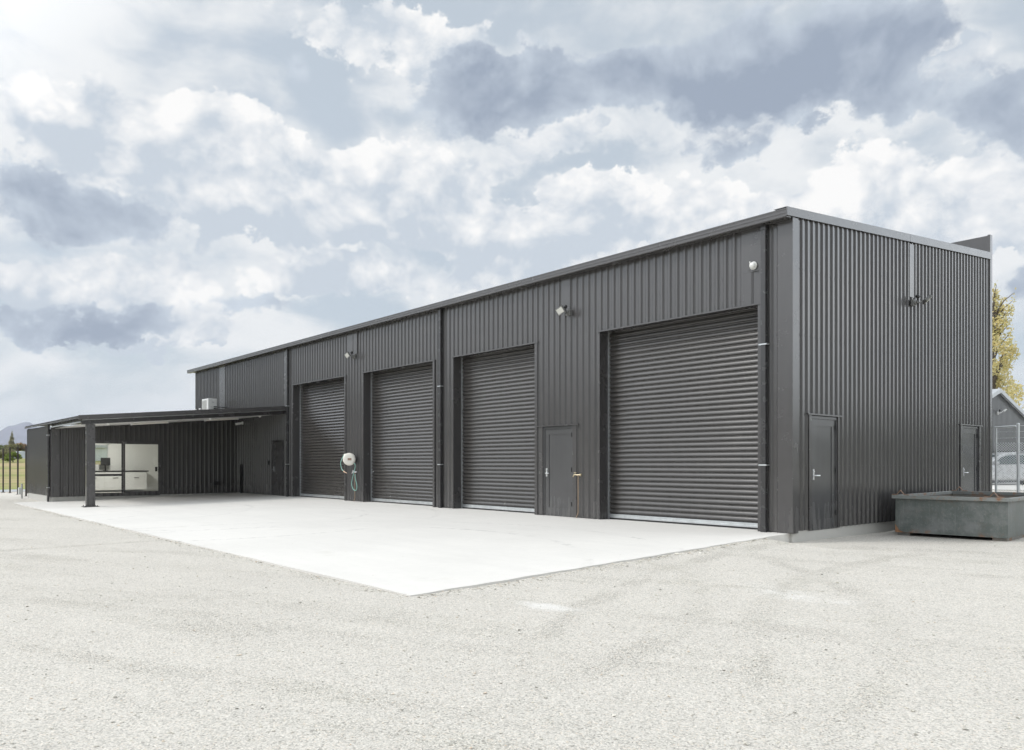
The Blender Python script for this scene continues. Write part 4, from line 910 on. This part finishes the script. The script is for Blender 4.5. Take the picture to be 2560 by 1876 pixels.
for j, (kd, kh) in enumerate(((.66, 0), (.74, .16), (.82, .40), (.90, .70), (.96, .92), (1.0, 1.0), (1.08, .8), (1.3, 0))):
    row = []
    for k, u in enumerate(us):
        d = MD*kd + (200*math.sin(u*.045 + j) if 0 < j < 5 else 0); x, y = far_pt(u, d); h = ridge_h(u)*MD
        g = 1 + .03*math.sin(u*.12 + j*1.3) if 0 < kh < 1 else 1
        row.append((x, y, -2 + (h + 1.25 + 2)*kh*g + nz[k]*1.1*(kh > .1)))
    rows.append(row)
b = MB(); n = len(us); b.add([p for r in rows for p in r], [(j*n + k, j*n + k + 1, (j+1)*n + k + 1, (j+1)*n + k) for j in range(len(rows)-1) for k in range(n-1)], 0, True)
structure(b.build('mountain', HILL))

# shelter belts out of frame: the dark band mirrored in the lower half of the painted steel
def belt(name, az0, az1, dist, h, label_seed):
    r = random.Random(label_seed); b = MB(); n = 46
    for k in range(n):
        a = math.radians(az0 + (az1-az0)*k/(n-1)); d = dist + r.uniform(-4, 4); hh = h*r.uniform(.75, 1.15); x, y = math.sin(a)*d, math.cos(a)*d
        b.tube([(x, y, -.5), (x, y, hh*.6)], .18, 5)
        crown(b, r, [(x + r.uniform(-2, 2), y + r.uniform(-2, 2), hh*r.uniform(.25, .85), r.uniform(1.8, 3.0), hh*.2) for _ in range(6)], 210, .75)
    o = b.build(name, GRN); o['kind'] = 'stuff'; return o
belt('shelter_belt', 186, 256, 74, 10.5, 3); belt('shelter_belt', 14, 62, 66, 5.2, 4)

# loose stones: kicked out of the fines in front of the viewer and spilt along the edge of the apron
r = random.Random(21); b = MB()
def stone(x, y, s):
    z = gz(x, y); a = r.uniform(0, 6.28); q = Matrix.Rotation(a, 3, 'Z') @ Matrix.Rotation(r.uniform(-.5, .5), 3, 'X')
    vs = []
    for dx, dy, dz in ((1,0,0), (-1,0,0), (0,1,0), (0,-1,0), (0,0,1), (0,0,-1), (.7,.7,.5), (-.7,.6,.5), (.6,-.7,.5), (-.6,-.7,.4)):
        vs.append(q @ Vector((dx*s*r.uniform(.75, 1.2), dy*s*r.uniform(.55, .9), dz*s*r.uniform(.35, .6))) + Vector((x, y, z + s*.22)))
    b.add(vs, [(0,6,8), (6,4,8), (6,2,7), (6,7,4), (7,1,9), (7,9,4), (9,3,8), (9,8,4), (0,2,6), (2,1,7), (1,3,9), (3,0,8)])
for _ in range(4200):
    t = r.random()**1.6*13 + 3.2; w = r.uniform(-.72, .72); x = CX + (FW[0] + RT[0]*w)*t; y = CY + (FW[1] + RT[1]*w)*t
    if y > -8.2 and x < .2: continue
    if y > -.2 and x < .3: continue
    stone(x, y, r.lognormvariate(math.log(.0075), .34))
for _ in range(1500):
    if r.random() < .5: x, y = r.uniform(-22, .2), -8.13 - abs(r.gauss(0, .10))
    else: y = r.uniform(-8.1, -.4); x = ex(y) + .02 + abs(r.gauss(0, .10))
    stone(x, y, r.lognormvariate(math.log(.010), .4))
for _ in range(60):
    y = r.uniform(-8.0, -6.2) if r.random() < .6 else r.uniform(-8.1, -3); x = r.uniform(-20, -.2); k = len(b.v); stone(x, y, r.uniform(.005, .009)); dz = slab_z(y) - gz(x, y); b.v[k:] = [(p[0], p[1], p[2] + dz) for p in b.v[k:]]
STN, snt, sb = mat('loose_stone')
rp = node(snt, 'ShaderNodeValToRGB', {0: node(snt, 'ShaderNodeNewGeometry').outputs['Random Per Island']}); e_ = rp.color_ramp.elements; e_[0].color = (.30, .29, .25, 1); e_[1].color = (.82, .80, .74, 1)
for p_, c_ in ((.12, (.42, .40, .35)), (.4, (.58, .55, .48)), (.75, (.70, .67, .59)), (.94, (.58, .47, .36))): q_ = rp.color_ramp.elements.new(p_); q_.color = c_ + (1,)
snt.links.new(rp.outputs[0], sb.inputs['Base Color']); sb.inputs['Roughness'].default_value = .9; sb.inputs['Specular IOR Level'].default_value = .25
o = b.build('loose_stones', STN); o['kind'] = 'stuff'
# ------------------------------------------------------------------ light, camera, render settings
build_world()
C.world.cycles.sampling_method = 'MANUAL'; C.world.cycles.sample_map_resolution = 512
sun = bpy.data.lights.new('sun', 'SUN'); sun.energy = SUN_E; sun.angle = math.radians(12); sun.color = (1, .96, .90)
so = bpy.data.objects.new('sun', sun); C.collection.objects.link(so)
a_, e_ = math.radians(SUN_AZ), math.radians(SUN_EL)
so.rotation_euler = Vector((math.sin(a_)*math.cos(e_), math.cos(a_)*math.cos(e_), math.sin(e_))).to_track_quat('Z', 'Y').to_euler()
cam = bpy.data.cameras.new('camera'); co = bpy.data.objects.new('camera', cam); C.collection.objects.link(co)
cam.sensor_width = 36; cam.lens = 36*FL/2560; cam.shift_y = 221/2560; cam.clip_end = 30000; cam.clip_start = .1
co.location = (CX, CY, CZ); co.rotation_euler = (math.radians(90), 0, math.radians(49.65)); C.camera = co
C.view_settings.view_transform = 'Standard'; C.view_settings.look = 'None'; C.view_settings.exposure = 0; C.view_settings.gamma = 1; C.view_settings.use_curve_mapping = False
C.render.engine = 'CYCLES'
cy = C.cycles; cy.use_adaptive_sampling = False
cy.max_bounces = 5; cy.diffuse_bounces = 3; cy.glossy_bounces = 3; cy.transparent_max_bounces = 12; cy.caustics_reflective = False; cy.caustics_refractive = False
cy.sample_clamp_indirect = 6
cy.use_denoising = True; cy.denoiser = 'OPENIMAGEDENOISE'; cy.denoising_input_passes = 'RGB_ALBEDO_NORMAL'; cy.denoising_prefilter = 'ACCURATE'

# air between here and the mountain
hz = MB(); hz.box(-10450, 400, -3900, 4900, -6, 365)
hm = bpy.data.materials.new('pale_air'); hm.use_nodes = True; hn_ = hm.node_tree; hn_.nodes.clear()
pv = node(hn_, 'ShaderNodeVolumePrincipled', {'Color': (.80, .86, .97, 1), 'Density': HAZE, 'Anisotropy': .0}); ho = node(hn_, 'ShaderNodeOutputMaterial'); hn_.links.new(pv.outputs[0], ho.inputs['Volume'])
h_ = hz.build('haze', hm); h_['kind'] = 'stuff'
cy.volume_bounces = 0
